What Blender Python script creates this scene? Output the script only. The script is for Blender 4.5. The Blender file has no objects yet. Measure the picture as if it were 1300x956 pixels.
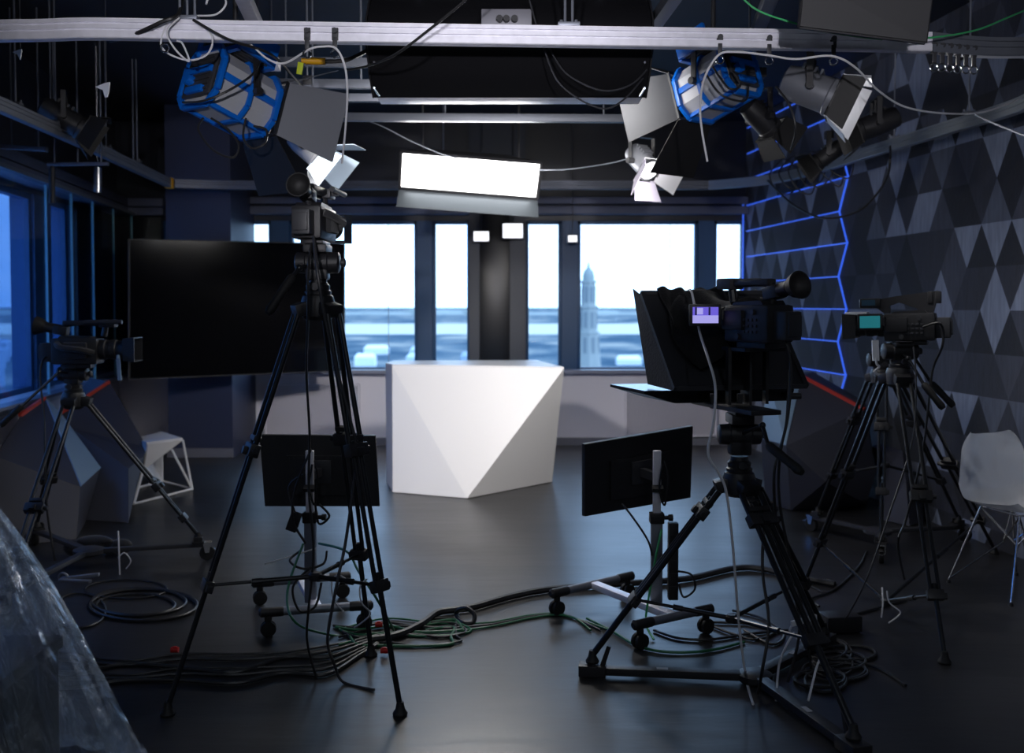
import bpy, bmesh, math, random
from mathutils import Vector, Matrix, Euler
random.seed(7)
C = bpy.context.scene.collection
SC = bpy.context.scene
V = Vector
PI = math.pi

# ------------------------------------------------------------------ camera, world, exposure
FPX = 1264.0            # focal length in pixels of a 1300 px wide frame
HORIZON_TILT = math.atan(45.5/FPX)
EYE = V((0, 0, 1.5))
cd = bpy.data.cameras.new('camera'); cam = bpy.data.objects.new('camera', cd); C.objects.link(cam)
cam.location = EYE; cam.rotation_euler = (PI/2-HORIZON_TILT, 0, 0)
cd.sensor_width = 36; cd.lens = FPX*36/1300; cd.shift_y = -45/1300
cd.clip_start = .05; cd.clip_end = 40000
cd.dof.use_dof = True; cd.dof.focus_distance = 3.95; cd.dof.aperture_fstop = 2.4
SC.camera = cam
SC.view_settings.view_transform = 'Standard'
try: SC.view_settings.look = 'None'
except Exception: pass
SC.view_settings.gamma = 1; SC.view_settings.use_curve_mapping = False
SC.view_settings.exposure = 0.0

def lin(r, g, b):
    f = lambda c: (c/255/12.92) if c/255 <= .04045 else ((c/255+.055)/1.055)**2.4
    return (f(r), f(g), f(b), 1)

w = bpy.data.worlds.new('sky'); SC.world = w; w.use_nodes = True
nt = w.node_tree; nt.nodes.clear()
def N(t, **k):
    n = nt.nodes.new(t)
    for a, b in k.items(): setattr(n, a, b)
    return n
out = N('ShaderNodeOutputWorld'); bg = N('ShaderNodeBackground'); tc = N('ShaderNodeTexCoord')
sep = N('ShaderNodeSeparateXYZ'); nt.links.new(tc.outputs['Generated'], sep.inputs[0])
mr = N('ShaderNodeMapRange'); mr.inputs['From Min'].default_value = -.30; mr.inputs['From Max'].default_value = -.46
nt.links.new(sep.outputs['X'], mr.inputs['Value'])
noi = N('ShaderNodeTexNoise'); noi.inputs['Scale'].default_value = 3.2; noi.inputs['Detail'].default_value = 5
mp = N('ShaderNodeMapping'); mp.inputs['Scale'].default_value = (1, 1, 2.6)
nt.links.new(tc.outputs['Generated'], mp.inputs[0]); nt.links.new(mp.outputs[0], noi.inputs['Vector'])
cr = N('ShaderNodeValToRGB'); cr.color_ramp.elements[0].position = .42; cr.color_ramp.elements[1].position = .66
cr.color_ramp.elements[0].color = (.20, .48, .95, 1); cr.color_ramp.elements[1].color = (.50, .72, 1.15, 1)
nt.links.new(noi.outputs['Fac'], cr.inputs[0])
mx = N('ShaderNodeMix', data_type='RGBA'); mx.inputs[6].default_value = (1.05, 1.55, 2.35, 1)
nt.links.new(mr.outputs[0], mx.inputs[0]); nt.links.new(cr.outputs[0], mx.inputs[7])
nt.links.new(mx.outputs[2], bg.inputs['Color']); bg.inputs['Strength'].default_value = 1.75
nt.links.new(bg.outputs[0], out.inputs[0])

# ------------------------------------------------------------------ pixel -> world measuring aids
def ray(px, py):
    u = (px-650)/FPX; v = -(py-433)/FPX; t = HORIZON_TILT
    return V((u, math.cos(t)+v*math.sin(t), -math.sin(t)+v*math.cos(t)))
def aY(px, py, Y):
    d = ray(px, py); return EYE+d*(Y/d.y)
def aZ(px, py, Z=0.0):
    d = ray(px, py); return EYE+d*((Z-EYE.z)/d.z)
def zY(py, Y): return aY(650, py, Y).z
def xY(px, Y): return (px-650)/FPX*Y

# ------------------------------------------------------------------ materials
MATS = {}
def mat(name, col, rough=.5, metal=0, emit=None, es=0, bump=0, bscale=40, noise=0, nscale=6, stretch=(1, 1, 1), spec=.5, coat=0, sheen=0):
    if name in MATS: return MATS[name]
    m = bpy.data.materials.new(name); m.use_nodes = True; MATS[name] = m
    t = m.node_tree; b = t.nodes['Principled BSDF']
    b.inputs['Base Color'].default_value = col; b.inputs['Roughness'].default_value = rough
    b.inputs['Metallic'].default_value = metal; b.inputs['Specular IOR Level'].default_value = spec
    b.inputs['Coat Weight'].default_value = coat; b.inputs['Sheen Weight'].default_value = sheen
    if emit: b.inputs['Emission Color'].default_value = emit; b.inputs['Emission Strength'].default_value = es
    if noise or bump:
        tc = t.nodes.new('ShaderNodeTexCoord'); mp = t.nodes.new('ShaderNodeMapping'); mp.inputs['Scale'].default_value = stretch
        t.links.new(tc.outputs['Object'], mp.inputs[0])
    if noise:
        n = t.nodes.new('ShaderNodeTexNoise'); n.inputs['Scale'].default_value = nscale; n.inputs['Detail'].default_value = 6
        t.links.new(mp.outputs[0], n.inputs['Vector'])
        r = t.nodes.new('ShaderNodeMapRange'); r.inputs['From Min'].default_value = .3; r.inputs['From Max'].default_value = .7
        r.inputs['To Min'].default_value = 1-noise; r.inputs['To Max'].default_value = 1+noise
        t.links.new(n.outputs['Fac'], r.inputs['Value'])
        x = t.nodes.new('ShaderNodeMix'); x.data_type = 'RGBA'; x.blend_type = 'MULTIPLY'; x.inputs[0].default_value = 1
        x.inputs[6].default_value = col; t.links.new(r.outputs[0], x.inputs[7]); t.links.new(x.outputs[2], b.inputs['Base Color'])
        r2 = t.nodes.new('ShaderNodeMapRange'); r2.inputs['To Min'].default_value = max(0, rough-.12); r2.inputs['To Max'].default_value = min(1, rough+.12)
        t.links.new(n.outputs['Fac'], r2.inputs['Value']); t.links.new(r2.outputs[0], b.inputs['Roughness'])
    if bump:
        n2 = t.nodes.new('ShaderNodeTexNoise'); n2.inputs['Scale'].default_value = bscale; n2.inputs['Detail'].default_value = 3
        t.links.new(mp.outputs[0], n2.inputs['Vector'])
        bp = t.nodes.new('ShaderNodeBump'); bp.inputs['Strength'].default_value = bump; bp.inputs['Distance'].default_value = .01
        t.links.new(n2.outputs['Fac'], bp.inputs['Height']); t.links.new(bp.outputs[0], b.inputs['Normal'])
    return m
def glassmat(name, tint, refl=.06, rough=0.0):
    if name in MATS: return MATS[name]
    m = bpy.data.materials.new(name); m.use_nodes = True; MATS[name] = m; t = m.node_tree; t.nodes.clear()
    o = t.nodes.new('ShaderNodeOutputMaterial'); tr = t.nodes.new('ShaderNodeBsdfTransparent'); gl = t.nodes.new('ShaderNodeBsdfGlossy')
    tr.inputs[0].default_value = tint; gl.inputs['Roughness'].default_value = rough
    lw = t.nodes.new('ShaderNodeLayerWeight'); lw.inputs['Blend'].default_value = .12
    r = t.nodes.new('ShaderNodeMapRange'); r.inputs['To Min'].default_value = refl; r.inputs['To Max'].default_value = .22
    t.links.new(lw.outputs['Fresnel'], r.inputs['Value'])
    x = t.nodes.new('ShaderNodeMixShader'); t.links.new(r.outputs[0], x.inputs[0]); t.links.new(tr.outputs[0], x.inputs[1]); t.links.new(gl.outputs[0], x.inputs[2])
    t.links.new(x.outputs[0], o.inputs[0]); return m

M_black = mat('black plastic', (.018, .018, .021, 1), .42, bump=.15, bscale=300)
M_gloss = mat('glossy black', (.008, .008, .009, 1), .22)
M_tube = mat('black anodised tube', (.018, .020, .024, 1), .28, .4)
M_dark = mat('dark grey plastic', (.035, .036, .042, 1), .45)
M_rub = mat('rubber', (.010, .010, .011, 1), .65)
M_cloth = mat('black cloth', (.026, .026, .029, 1), .9, sheen=.25, bump=.3, bscale=90)
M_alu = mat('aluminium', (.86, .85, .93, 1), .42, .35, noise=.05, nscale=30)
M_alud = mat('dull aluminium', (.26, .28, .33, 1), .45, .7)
M_steel = mat('chrome steel', (.7, .7, .72, 1), .18, 1)
M_white = mat('white lacquer', (.80, .80, .82, 1), .38)
M_whitepl = mat('white plastic', (.84, .86, .90, 1), .35)
M_wcable = mat('white cable', (.75, .75, .78, 1), .45)
M_bcable = mat('black cable', (.018, .018, .02, 1), .45)
M_gcable = mat('green cable', (.02, .16, .07, 1), .45)
M_gcable2 = mat('bright green cable', (.05, .45, .15, 1), .4)
M_blue = mat('blue enamel', lin(8, 100, 200), .35)
M_silver = mat('silver grey paint', (.42, .43, .46, 1), .45)
M_yellow = mat('yellow plastic', lin(225, 165, 20), .5)
M_lime = mat('lime tape', lin(200, 215, 30), .5)
M_red = mat('red plastic', lin(190, 25, 20), .5)
M_orange = mat('red orange trim', lin(205, 60, 35), .5)
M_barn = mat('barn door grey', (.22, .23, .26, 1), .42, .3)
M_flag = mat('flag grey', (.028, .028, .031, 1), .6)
M_dim = mat('shaded aluminium', (.11, .12, .15, 1), .45, .5)  # darker aluminium copy, shade put into the tone of dimly lit rails
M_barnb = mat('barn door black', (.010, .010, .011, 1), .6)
M_lampw = mat('lit lamp face', (.9, .9, .9, 1), .5, emit=(1, .98, .97, 1), es=9)
M_lampr = mat('lit reflector', (.8, .8, .82, 1), .4, emit=(.97, .98, 1, 1), es=2.2)
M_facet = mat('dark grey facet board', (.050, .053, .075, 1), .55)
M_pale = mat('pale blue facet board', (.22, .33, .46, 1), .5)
M_glass = glassmat('window glass', (.93, .98, 1, 1), .03)
M_glassl = glassmat('tinted window glass', (.50, .66, .88, 1), .03)
M_glassp = glassmat('partition glass', (.90, .95, .97, 1), .05)
M_edge = mat('polished glass edge', lin(120, 175, 190), .2)
M_navy = mat('glow tinted navy frame', lin(38, 80, 122), .45)  # navy lightened to hold the blue glow around the bright windows
M_ceil = mat('dark ceiling', (.012, .014, .022, 1), .6)
M_ceilp = mat('dark ceiling panel', (.016, .019, .030, 1), .4)
M_parapet = mat('pale wall paint', lin(232, 230, 242), .6)
M_colp = mat('navy column paint', lin(52, 58, 82), .45)
M_colb = mat('black glossy panel', (.006, .007, .010, 1), .28, spec=.3)
M_base = mat('baseboard grey', lin(110, 112, 125), .5)
M_led = mat('blue light strip', (.02, .06, .5, 1), .4, emit=(.04, .13, .85, 1), es=1.0)
M_corn = mat('grey cornice', lin(105, 110, 130), .5, .2)

# ------------------------------------------------------------------ mesh builder
def basis(d):
    d = d.normalized(); a = V((0, 0, 1)) if abs(d.z) < .95 else V((1, 0, 0))
    s = d.cross(a).normalized(); return s, s.cross(d).normalized()
ROOT = {}
class MB:
    def __init__(s): s.bm = bmesh.new(); s.mi = 0
    def _f(s, vs):
        try:
            f = s.bm.faces.new(vs); f.material_index = s.mi; return f
        except ValueError: return None
    def box(s, c, size, rot=None, bevel=0):
        R = rot.to_matrix() if isinstance(rot, Euler) else (rot if rot is not None else Matrix.Identity(3))
        hx, hy, hz = [q/2 for q in size]; vs = []
        for x in (-hx, hx):
            for y in (-hy, hy):
                for z in (-hz, hz): vs.append(s.bm.verts.new(V(c)+R @ V((x, y, z))))
        fs = [s._f([vs[i] for i in q]) for q in ((0, 1, 3, 2), (4, 6, 7, 5), (0, 4, 5, 1), (2, 3, 7, 6), (0, 2, 6, 4), (1, 5, 7, 3))]
        if bevel:
            es = list({e for f in fs for e in f.edges})
            r = bmesh.ops.bevel(s.bm, geom=es, offset=bevel, segments=2, affect='EDGES', profile=.6)
            for f in r['faces']: f.material_index = s.mi
        return s
    def bar(s, p0, p1, wd, ht, up=None, bevel=0):
        p0, p1 = V(p0), V(p1); d = (p1-p0); L = d.length; d.normalize()
        u = V(up) if up else V((0, 0, 1))
        sd = d.cross(u)
        if sd.length < 1e-3: sd = d.cross(V((1, 0, 0)))
        sd.normalize(); u = sd.cross(d)
        R = Matrix((d, sd, u)).transposed()
        return s.box((p0+p1)/2, (L, wd, ht), R, bevel)
    def cyl(s, p0, p1, r, r2=None, seg=12, cap=True):
        p0, p1 = V(p0), V(p1); r2 = r if r2 is None else r2; a, b = basis(p1-p0)
        A = [s.bm.verts.new(p0+(a*math.cos(t)+b*math.sin(t))*r) for t in [2*PI*i/seg for i in range(seg)]]
        B = [s.bm.verts.new(p1+(a*math.cos(t)+b*math.sin(t))*r2) for t in [2*PI*i/seg for i in range(seg)]]
        for i in range(seg): s._f([A[i], A[(i+1) % seg], B[(i+1) % seg], B[i]])
        if cap: s._f(A[::-1]); s._f(B)
        return s
    def lathe(s, prof, p, d, seg=20):
        p = V(p); d = V(d).normalized(); a, b = basis(d); rings = []
        for r, h in prof:
            rings.append([s.bm.verts.new(p+d*h+(a*math.cos(t)+b*math.sin(t))*max(r, 1e-4)) for t in [2*PI*i/seg for i in range(seg)]])
        for A, B in zip(rings, rings[1:]):
            for i in range(seg): s._f([A[i], A[(i+1) % seg], B[(i+1) % seg], B[i]])
        s._f(rings[0][::-1]); s._f(rings[-1]); return s
    def tube(s, pts, r, seg=6, sub=6, smooth=True, closed=False):
        P = [V(p) for p in pts]
        if smooth and len(P) > 2:
            Q = []; n = len(P); rng = range(n if closed else n-1)
            for i in rng:
                p0 = P[(i-1) % n] if (closed or i > 0) else P[0]; p1 = P[i]; p2 = P[(i+1) % n]
                p3 = P[(i+2) % n] if (closed or i+2 < n) else P[-1]
                for k in range(sub):
                    t = k/sub; t2 = t*t; t3 = t2*t
                    Q.append(.5*((2*p1)+(p2-p0)*t+(2*p0-5*p1+4*p2-p3)*t2+(3*p1-p0-3*p2+p3)*t3))
            if not closed: Q.append(P[-1])
            P = Q
        n = len(P); T = []
        for i in range(n):
            if closed: t = P[(i+1) % n]-P[i-1]
            else: t = P[min(i+1, n-1)]-P[max(i-1, 0)]
            T.append(t.normalized() if t.length > 1e-9 else V((1, 0, 0)))
        a, b = basis(T[0]); rings = []
        for i in range(n):
            a = (a-T[i]*a.dot(T[i]))
            if a.length < 1e-6: a, _ = basis(T[i])
            a.normalize(); b = T[i].cross(a)
            rings.append([s.bm.verts.new(P[i]+(a*math.cos(q)+b*math.sin(q))*r) for q in [2*PI*k/seg for k in range(seg)]])
        for i in range(n if closed else n-1):
            A, B = rings[i], rings[(i+1) % n]
            for k in range(seg): s._f([A[k], A[(k+1) % seg], B[(k+1) % seg], B[k]])
        if not closed: s._f(rings[0][::-1]); s._f(rings[-1])
        return s
    def prism(s, pts, ext):
        A = [s.bm.verts.new(V(p)) for p in pts]; B = [s.bm.verts.new(V(p)+V(ext)) for p in pts]; n = len(A)
        s._f(A[::-1]); s._f(B)
        for i in range(n): s._f([A[i], A[(i+1) % n], B[(i+1) % n], B[i]])
        return s
    def ring(s, c, nrm, R, r, seg=20):
        a, b = basis(V(nrm)); return s.tube([V(c)+(a*math.cos(t)+b*math.sin(t))*R for t in [2*PI*i/seg for i in range(seg)]], r, 6, smooth=False, closed=True)
    def hull(s, pts):
        vs = [s.bm.verts.new(V(p)) for p in pts]
        r = bmesh.ops.convex_hull(s.bm, input=vs)
        for g in r['geom']:
            if isinstance(g, bmesh.types.BMFace): g.material_index = s.mi
        return s
    def sphere(s, c, r, sc=(1, 1, 1), seg=14):
        m = Matrix.Translation(V(c)) @ Matrix.Diagonal((sc[0], sc[1], sc[2], 1))
        g = bmesh.ops.create_uvsphere(s.bm, u_segments=seg, v_segments=seg//2+1, radius=r, matrix=m)
        for v in g['verts']:
            for f in v.link_faces: f.material_index = s.mi
        return s
    def grid(s, fn, nu, nv, closed_u=False):
        G = [[s.bm.verts.new(V(fn(i/nu, j/nv))) for j in range(nv+1)] for i in range(nu+(0 if closed_u else 1))]
        for i in range(nu):
            for j in range(nv):
                a, b = G[i], G[(i+1) % len(G)]
                s._f([a[j], b[j], b[j+1], a[j+1]])
        return s
    def build(s, name, mats, parent=None, world=False, origin=None, recalc=True, angle=35):
        bm = s.bm
        if world and parent is not None: bmesh.ops.transform(bm, matrix=ROOT[parent.name].inverted(), verts=bm.verts)
        loc = V((0, 0, 0))
        if parent is None:
            if origin is None:
                xs = [v.co for v in bm.verts]
                mn = [min(c[i] for c in xs) for i in range(3)]; mxx = [max(c[i] for c in xs) for i in range(3)]
                loc = V(((mn[0]+mxx[0])/2, (mn[1]+mxx[1])/2, mn[2]))
            else: loc = V(origin)
            bmesh.ops.translate(bm, verts=bm.verts, vec=-loc)
        if recalc: bmesh.ops.recalc_face_normals(bm, faces=bm.faces)
        me = bpy.data.meshes.new(name); bm.to_mesh(me); bm.free()
        for f in me.polygons: f.use_smooth = True
        me.set_sharp_from_angle(angle=math.radians(angle))
        for m in (mats if isinstance(mats, (list, tuple)) else [mats]): me.materials.append(m)
        o = bpy.data.objects.new(name, me); C.objects.link(o)
        if parent is not None: o.parent = parent; ROOT[o.name] = ROOT[parent.name]
        else: o.location = loc; ROOT[o.name] = Matrix.Translation(loc)
        return o
def thing(name, label, cat, loc=(0, 0, 0), rotz=0, group=None, mtx=None):
    o = bpy.data.objects.new(name, None); C.objects.link(o); o.empty_display_size = .1
    m = mtx if mtx is not None else Matrix.Translation(V(loc)) @ Matrix.Rotation(rotz, 4, 'Z')
    o.matrix_world = m; ROOT[o.name] = m
    o['label'] = label; o['category'] = cat
    if group: o['group'] = group
    return o
def tag(o, label, cat, group=None):
    o['label'] = label; o['category'] = cat
    if group: o['group'] = group
    return o
def struct(o): o['kind'] = 'structure'; return o
def copy_tree(o, parent=None):
    c = o.copy(); C.objects.link(c)
    if parent is not None: c.parent = parent
    ROOT[c.name] = ROOT[o.name]
    for ch in list(o.children): copy_tree(ch, c)
    return c
def move_copy(o, loc, rotz, label):
    c = copy_tree(o); m = Matrix.Translation(V(loc)) @ Matrix.Rotation(rotz, 4, 'Z'); c.matrix_world = m; c['label'] = label; return c

# ------------------------------------------------------------------ room
D = 10.65; CEIL = 3.45; FRONT = -3.0
def RX(Y): return 2.49+.11*(D-Y)           # right wall
def LX(Y): return -4.21+.134*(D-Y)         # left wall
ROW = .272; Z0 = 1.74; TW = .312
# floor
fm = bpy.data.materials.new('dark polished floor'); fm.use_nodes = True; t = fm.node_tree; b = t.nodes['Principled BSDF']
tcn = t.nodes.new('ShaderNodeTexCoord'); mpn = t.nodes.new('ShaderNodeMapping'); mpn.inputs['Scale'].default_value = (.35, 1.3, 1); t.links.new(tcn.outputs['Object'], mpn.inputs[0])
n1 = t.nodes.new('ShaderNodeTexNoise'); n1.inputs['Scale'].default_value = 2.2; n1.inputs['Detail'].default_value = 8; n1.inputs['Roughness'].default_value = .62; t.links.new(mpn.outputs[0], n1.inputs['Vector'])
crn = t.nodes.new('ShaderNodeValToRGB'); crn.color_ramp.elements[0].position = .3; crn.color_ramp.elements[0].color = (.013, .0135, .015, 1); crn.color_ramp.elements[1].position = .72; crn.color_ramp.elements[1].color = (.032, .032, .035, 1)
t.links.new(n1.outputs['Fac'], crn.inputs[0]); t.links.new(crn.outputs[0], b.inputs['Base Color'])
rr = t.nodes.new('ShaderNodeMapRange'); rr.inputs['To Min'].default_value = .25; rr.inputs['To Max'].default_value = .44; b.inputs['Specular IOR Level'].default_value = .65; t.links.new(n1.outputs['Fac'], rr.inputs['Value']); t.links.new(rr.outputs[0], b.inputs['Roughness'])
n2 = t.nodes.new('ShaderNodeTexNoise'); n2.inputs['Scale'].default_value = 7; n2.inputs['Detail'].default_value = 4; t.links.new(mpn.outputs[0], n2.inputs['Vector'])
bpn = t.nodes.new('ShaderNodeBump'); bpn.inputs['Strength'].default_value = .12; bpn.inputs['Distance'].default_value = .02; t.links.new(n2.outputs['Fac'], bpn.inputs['Height']); t.links.new(bpn.outputs[0], b.inputs['Normal'])
m = MB(); m.prism([(LX(FRONT)-.3, FRONT-.2, -.12), (RX(FRONT)+.3, FRONT-.2, -.12), (RX(D)+.3, D+.3, -.12), (LX(D)-.3, D+.3, -.12)], (0, 0, .12)); struct(m.build('floor', fm))
m = MB(); m.prism([(LX(FRONT)-.3, FRONT-.2, CEIL), (RX(FRONT)+.3, FRONT-.2, CEIL), (RX(D)+.3, D+.3, CEIL), (LX(D)-.3, D+.3, CEIL)], (0, 0, .12))
struct(m.build('ceiling', M_ceil))
m = MB(); m.box(((LX(FRONT)+RX(FRONT))/2, FRONT-.1, CEIL/2), (RX(FRONT)-LX(FRONT)+.4, .18, CEIL)); struct(m.build('wall_front', mat('front wall paint', (.08, .08, .10, 1), .7)))

# right wall: felt triangles
tri_m = []
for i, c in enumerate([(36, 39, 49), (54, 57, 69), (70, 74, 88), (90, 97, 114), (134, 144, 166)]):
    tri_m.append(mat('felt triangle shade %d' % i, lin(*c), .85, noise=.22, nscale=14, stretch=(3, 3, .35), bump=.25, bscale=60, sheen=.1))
m = MB(); rnd = random.Random(11)
shade = {}
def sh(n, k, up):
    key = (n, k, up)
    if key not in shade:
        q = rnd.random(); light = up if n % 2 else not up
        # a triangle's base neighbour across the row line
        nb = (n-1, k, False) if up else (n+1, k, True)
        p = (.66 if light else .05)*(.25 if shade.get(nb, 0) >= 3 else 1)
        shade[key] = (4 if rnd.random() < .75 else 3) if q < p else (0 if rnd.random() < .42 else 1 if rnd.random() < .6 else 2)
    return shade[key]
Ya, Yb = FRONT, D
for n in range(-7, 7):
    zl, zh = Z0+n*ROW, Z0+(n+1)*ROW
    ol = 0 if n % 2 == 0 else -.5; oh = 0 if (n+1) % 2 == 0 else -.5
    for k in range(-32, 16):
        for up in (True, False):
            if up: P = [(6.47+(k+ol)*TW, zl), (6.47+(k+1+ol)*TW, zl), (6.47+(k+.5+ol)*TW, zh)]
            else: P = [(6.47+(k+oh)*TW, zh), (6.47+(k+1+oh)*TW, zh), (6.47+(k+.5+oh)*TW, zl)]
            # clip to the wall rectangle
            def clip(P, f, g):
                o = []
                for i in range(len(P)):
                    a, b2 = P[i-1], P[i]; fa, fb = f(a), f(b2)
                    if (fa >= 0) != (fb >= 0):
                        tt = fa/(fa-fb); o.append((a[0]+(b2[0]-a[0])*tt, a[1]+(b2[1]-a[1])*tt))
                    if fb >= 0: o.append(b2)
                return o
            for f in (lambda p: p[0]-Ya, lambda p: Yb-p[0], lambda p: p[1], lambda p: CEIL-p[1]):
                P = clip(P, f, None)
                if len(P) < 3: break
            if len(P) < 3: continue
            m.mi = sh(n, k, up)
            m._f([m.bm.verts.new((RX(y), y, z)) for y, z in P])
m.mi = 0
a = [(RX(Ya), Ya, 0), (RX(Yb), Yb, 0), (RX(Yb)+.2, Yb, 0), (RX(Ya)+.2, Ya, 0)]
vs = [m.bm.verts.new(p) for p in a]; vt = [m.bm.verts.new((p[0], p[1], CEIL)) for p in a]
m._f(vs); m._f(vt[::-1])
for i in (1, 2, 3): m._f([vs[i], vs[(i+1) % 4], vt[(i+1) % 4], vt[i]])
struct(m.build('wall_right', tri_m, recalc=False))
# blue light strips in the grooves of the right wall
def wp(Y, Z, off=.012): return V((RX(Y)-off, Y, Z))
for n in range(-3, 7):
    Z = Z0+n*ROW
    if Z > CEIL-.03: continue
    Ye = 8.34 if n % 2 == 0 else 8.34-.156
    m = MB(); m.bar(wp(D-.05, Z, .008), wp(Ye, Z, .008), .008, .008)
    tag(m.build('light_strip', M_led), ['blue light strip on the triangle wall, %s' % s for s in
        ('lowest, above the red-edged podium', 'second row from the bottom', 'third row from the bottom', 'fourth row from the bottom', 'fifth row from the bottom', 'sixth row from the bottom', 'seventh row from the bottom', 'row crossing behind the lighting rail', 'highest visible row, beside the right blue lamp', 'row right under the ceiling')][n+3], 'light strip', 'blue light strips on the triangle wall')
m = MB(); m.tube([wp(8.34-(.156 if n % 2 else 0), Z0+n*ROW, .014) for n in range(-4, 7) if Z0+n*ROW < CEIL-.02], .008, 6, smooth=False)
tag(m.build('light_strip', M_led), 'zigzag upright blue light strip closing the straight ones', 'light strip')
m = MB(); m.box((RX(D)-.05, D-.10, 2.05), (.012, .012, 1.15)); tag(m.build('light_strip', M_led), 'short upright blue light strip in the corner beside the last window', 'light strip')

# back wall with window openings
SILL = .80; HEAD = 2.40
def bx(px): return xY(px, D)
wins = [(297, 345), (368, 530), (549, 597), (667, 713), (733, 886), (906, 945)]
m = MB(); m.box(((bx(150)-.3+RX(D)+.2)/2, D+.15, SILL/2), (RX(D)+.2-bx(150)+.3, .3, SILL)); 
struct(m.build('wall_back', M_parapet))
m = MB(); m.box(((bx(150)-.3+RX(D)+.2)/2, D+.15, (HEAD+CEIL)/2), (RX(D)+.2-bx(150)+.3, .3, CEIL-HEAD)); struct(m.build('wall_back_upper', M_ceilp))
edges = [bx(150)-.3]+[e for wn in wins for e in (bx(wn[0]), bx(wn[1]))]+[RX(D)+.2]
for i in range(0, len(edges), 2):
    x0, x1 = edges[i], edges[i+1]
    if x1-x0 < .01: continue
    m = MB(); m.box(((x0+x1)/2, D+.13, (SILL+HEAD)/2), (x1-x0, .26, HEAD-SILL)); struct(m.build('wall_back_pier', M_navy))
for i, (a, b2) in enumerate(wins):
    x0, x1 = bx(a), bx(b2); cx = (x0+x1)/2; wd = x1-x0; f = .035
    e = bpy.data.objects.new('window_%d' % (i+1), None); C.objects.link(e); e.location = (cx, D+.06, SILL); ROOT[e.name] = Matrix.Translation(e.location); struct(e)
    m = MB()
    for sx in (-1, 1): m.box((sx*(wd/2-f/2), 0, (HEAD-SILL)/2), (f, .07, HEAD-SILL), bevel=.004)
    for z in (f/2, HEAD-SILL-f/2): m.box((0, 0, z), (wd, .07, f), bevel=.004)
    m.build('window_frame', M_navy, e)
    m = MB(); m.box((0, .01, (HEAD-SILL)/2), (wd-f, .008, HEAD-SILL-f)); m.build('pane', M_glass, e)
    if b2-a > 100:
        m = MB(); m.box((wd*.27, -.02, (HEAD-SILL)/2), (.006, .01, HEAD-SILL-2*f)); m.build('pane_joint', M_alud, e)
# sill, cornice, baseboard
m = MB(); m.box(((bx(292)+RX(D))/2, D-.06, SILL-.005), (RX(D)-bx(292), .14, .04), bevel=.006); struct(m.build('trim_1', mat('sill', lin(150, 155, 175), .35)))
m = MB()
for z, h in ((2.60, .075), (2.50, .085)): m.box(((bx(292)+RX(D))/2, D-.08, z), (RX(D)-bx(292)-.02, .16, h), bevel=.008)
m.box(((bx(150)+bx(215))/2, D-.08, 2.58), (bx(215)-bx(150), .16, .085), bevel=.008); m.box(((bx(150)+bx(215))/2, D-.08, 2.485), (bx(215)-bx(150), .16, .085), bevel=.008)
struct(m.build('trim_2', M_corn))
m = MB(); m.box(((bx(292)+RX(D))/2, D-.01, .04), (RX(D)-bx(292), .02, .08)); struct(m.build('baseboard_back', M_base))
# dark column at mid window, boxed column on the left
m = MB(); m.box((bx(632), D-.16, CEIL/2), (bx(667)-bx(597), .30, CEIL)); struct(m.build('column_middle', mat('dark navy column', lin(20, 34, 54), .45)))
m = MB(); m.box((xY(628, 10.3), D-.325, 1.6), (xY(646, 10.3)-xY(608, 10.3), .03, 1.9), bevel=.004); struct(m.build('trim_3', M_colb))
cY = 9.75
m = MB(); m.box((xY(253, cY), (cY+D)/2, CEIL/2), (xY(295, cY)-xY(213, cY), D-cY, CEIL)); struct(m.build('column_left', M_colp))
m = MB(); m.box((xY(253, cY), cY-.012, .05), (xY(295, cY)-xY(213, cY)+.02, .02, .09)); struct(m.build('baseboard_column', M_base))
# lower parapet cover under the middle column
m = MB(); m.box((bx(632), D-.33, SILL/2-.01), (bx(667)-bx(597)+.1, .05, SILL-.02)); struct(m.build('wall_back_cover', M_parapet))
# black glass panels in the left corner
m = MB(); m.box(((bx(152)+bx(213))/2, D-.06, (SILL+2.44)/2), (bx(213)-bx(152)-.05, .05, 2.44-SILL)); struct(m.build('trim_4', M_colb))

# radiators behind ribbed covers
def radiator(px0, px1, label):
    Y = D-.06; x0, x1 = xY(px0, Y), xY(px1, Y); z0, z1 = .10, .66
    r = thing('radiator_cover', label, 'radiator', ((x0+x1)/2, Y, z0), 0, 'ribbed covers below the windows')
    m = MB(); m.box((0, .03, (z1-z0)/2), (x1-x0, .02, z1-z0)); m.build('back_panel', mat('grille shade', lin(120, 120, 140), .6), r)
    m = MB(); n = int((x1-x0)/.022)
    for i in range(n): m.box((-(x1-x0)/2+(i+.5)*(x1-x0)/n, .008, (z1-z0)/2), (.011, .022, z1-z0-.02))
    m.build('grille', M_parapet, r)
    m = MB()
    for z in (.008, z1-z0-.008): m.box((0, .005, z), (x1-x0, .034, .016))
    for q in (-1, 1): m.box((q*(x1-x0)/2, .005, (z1-z0)/2), (.016, .034, z1-z0))
    m.build('frame', M_parapet, r)
radiator(336, 455, 'ribbed pale radiator cover under the window left of the white desk')
radiator(795, 910, 'ribbed pale radiator cover under the window right of the white desk')

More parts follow.
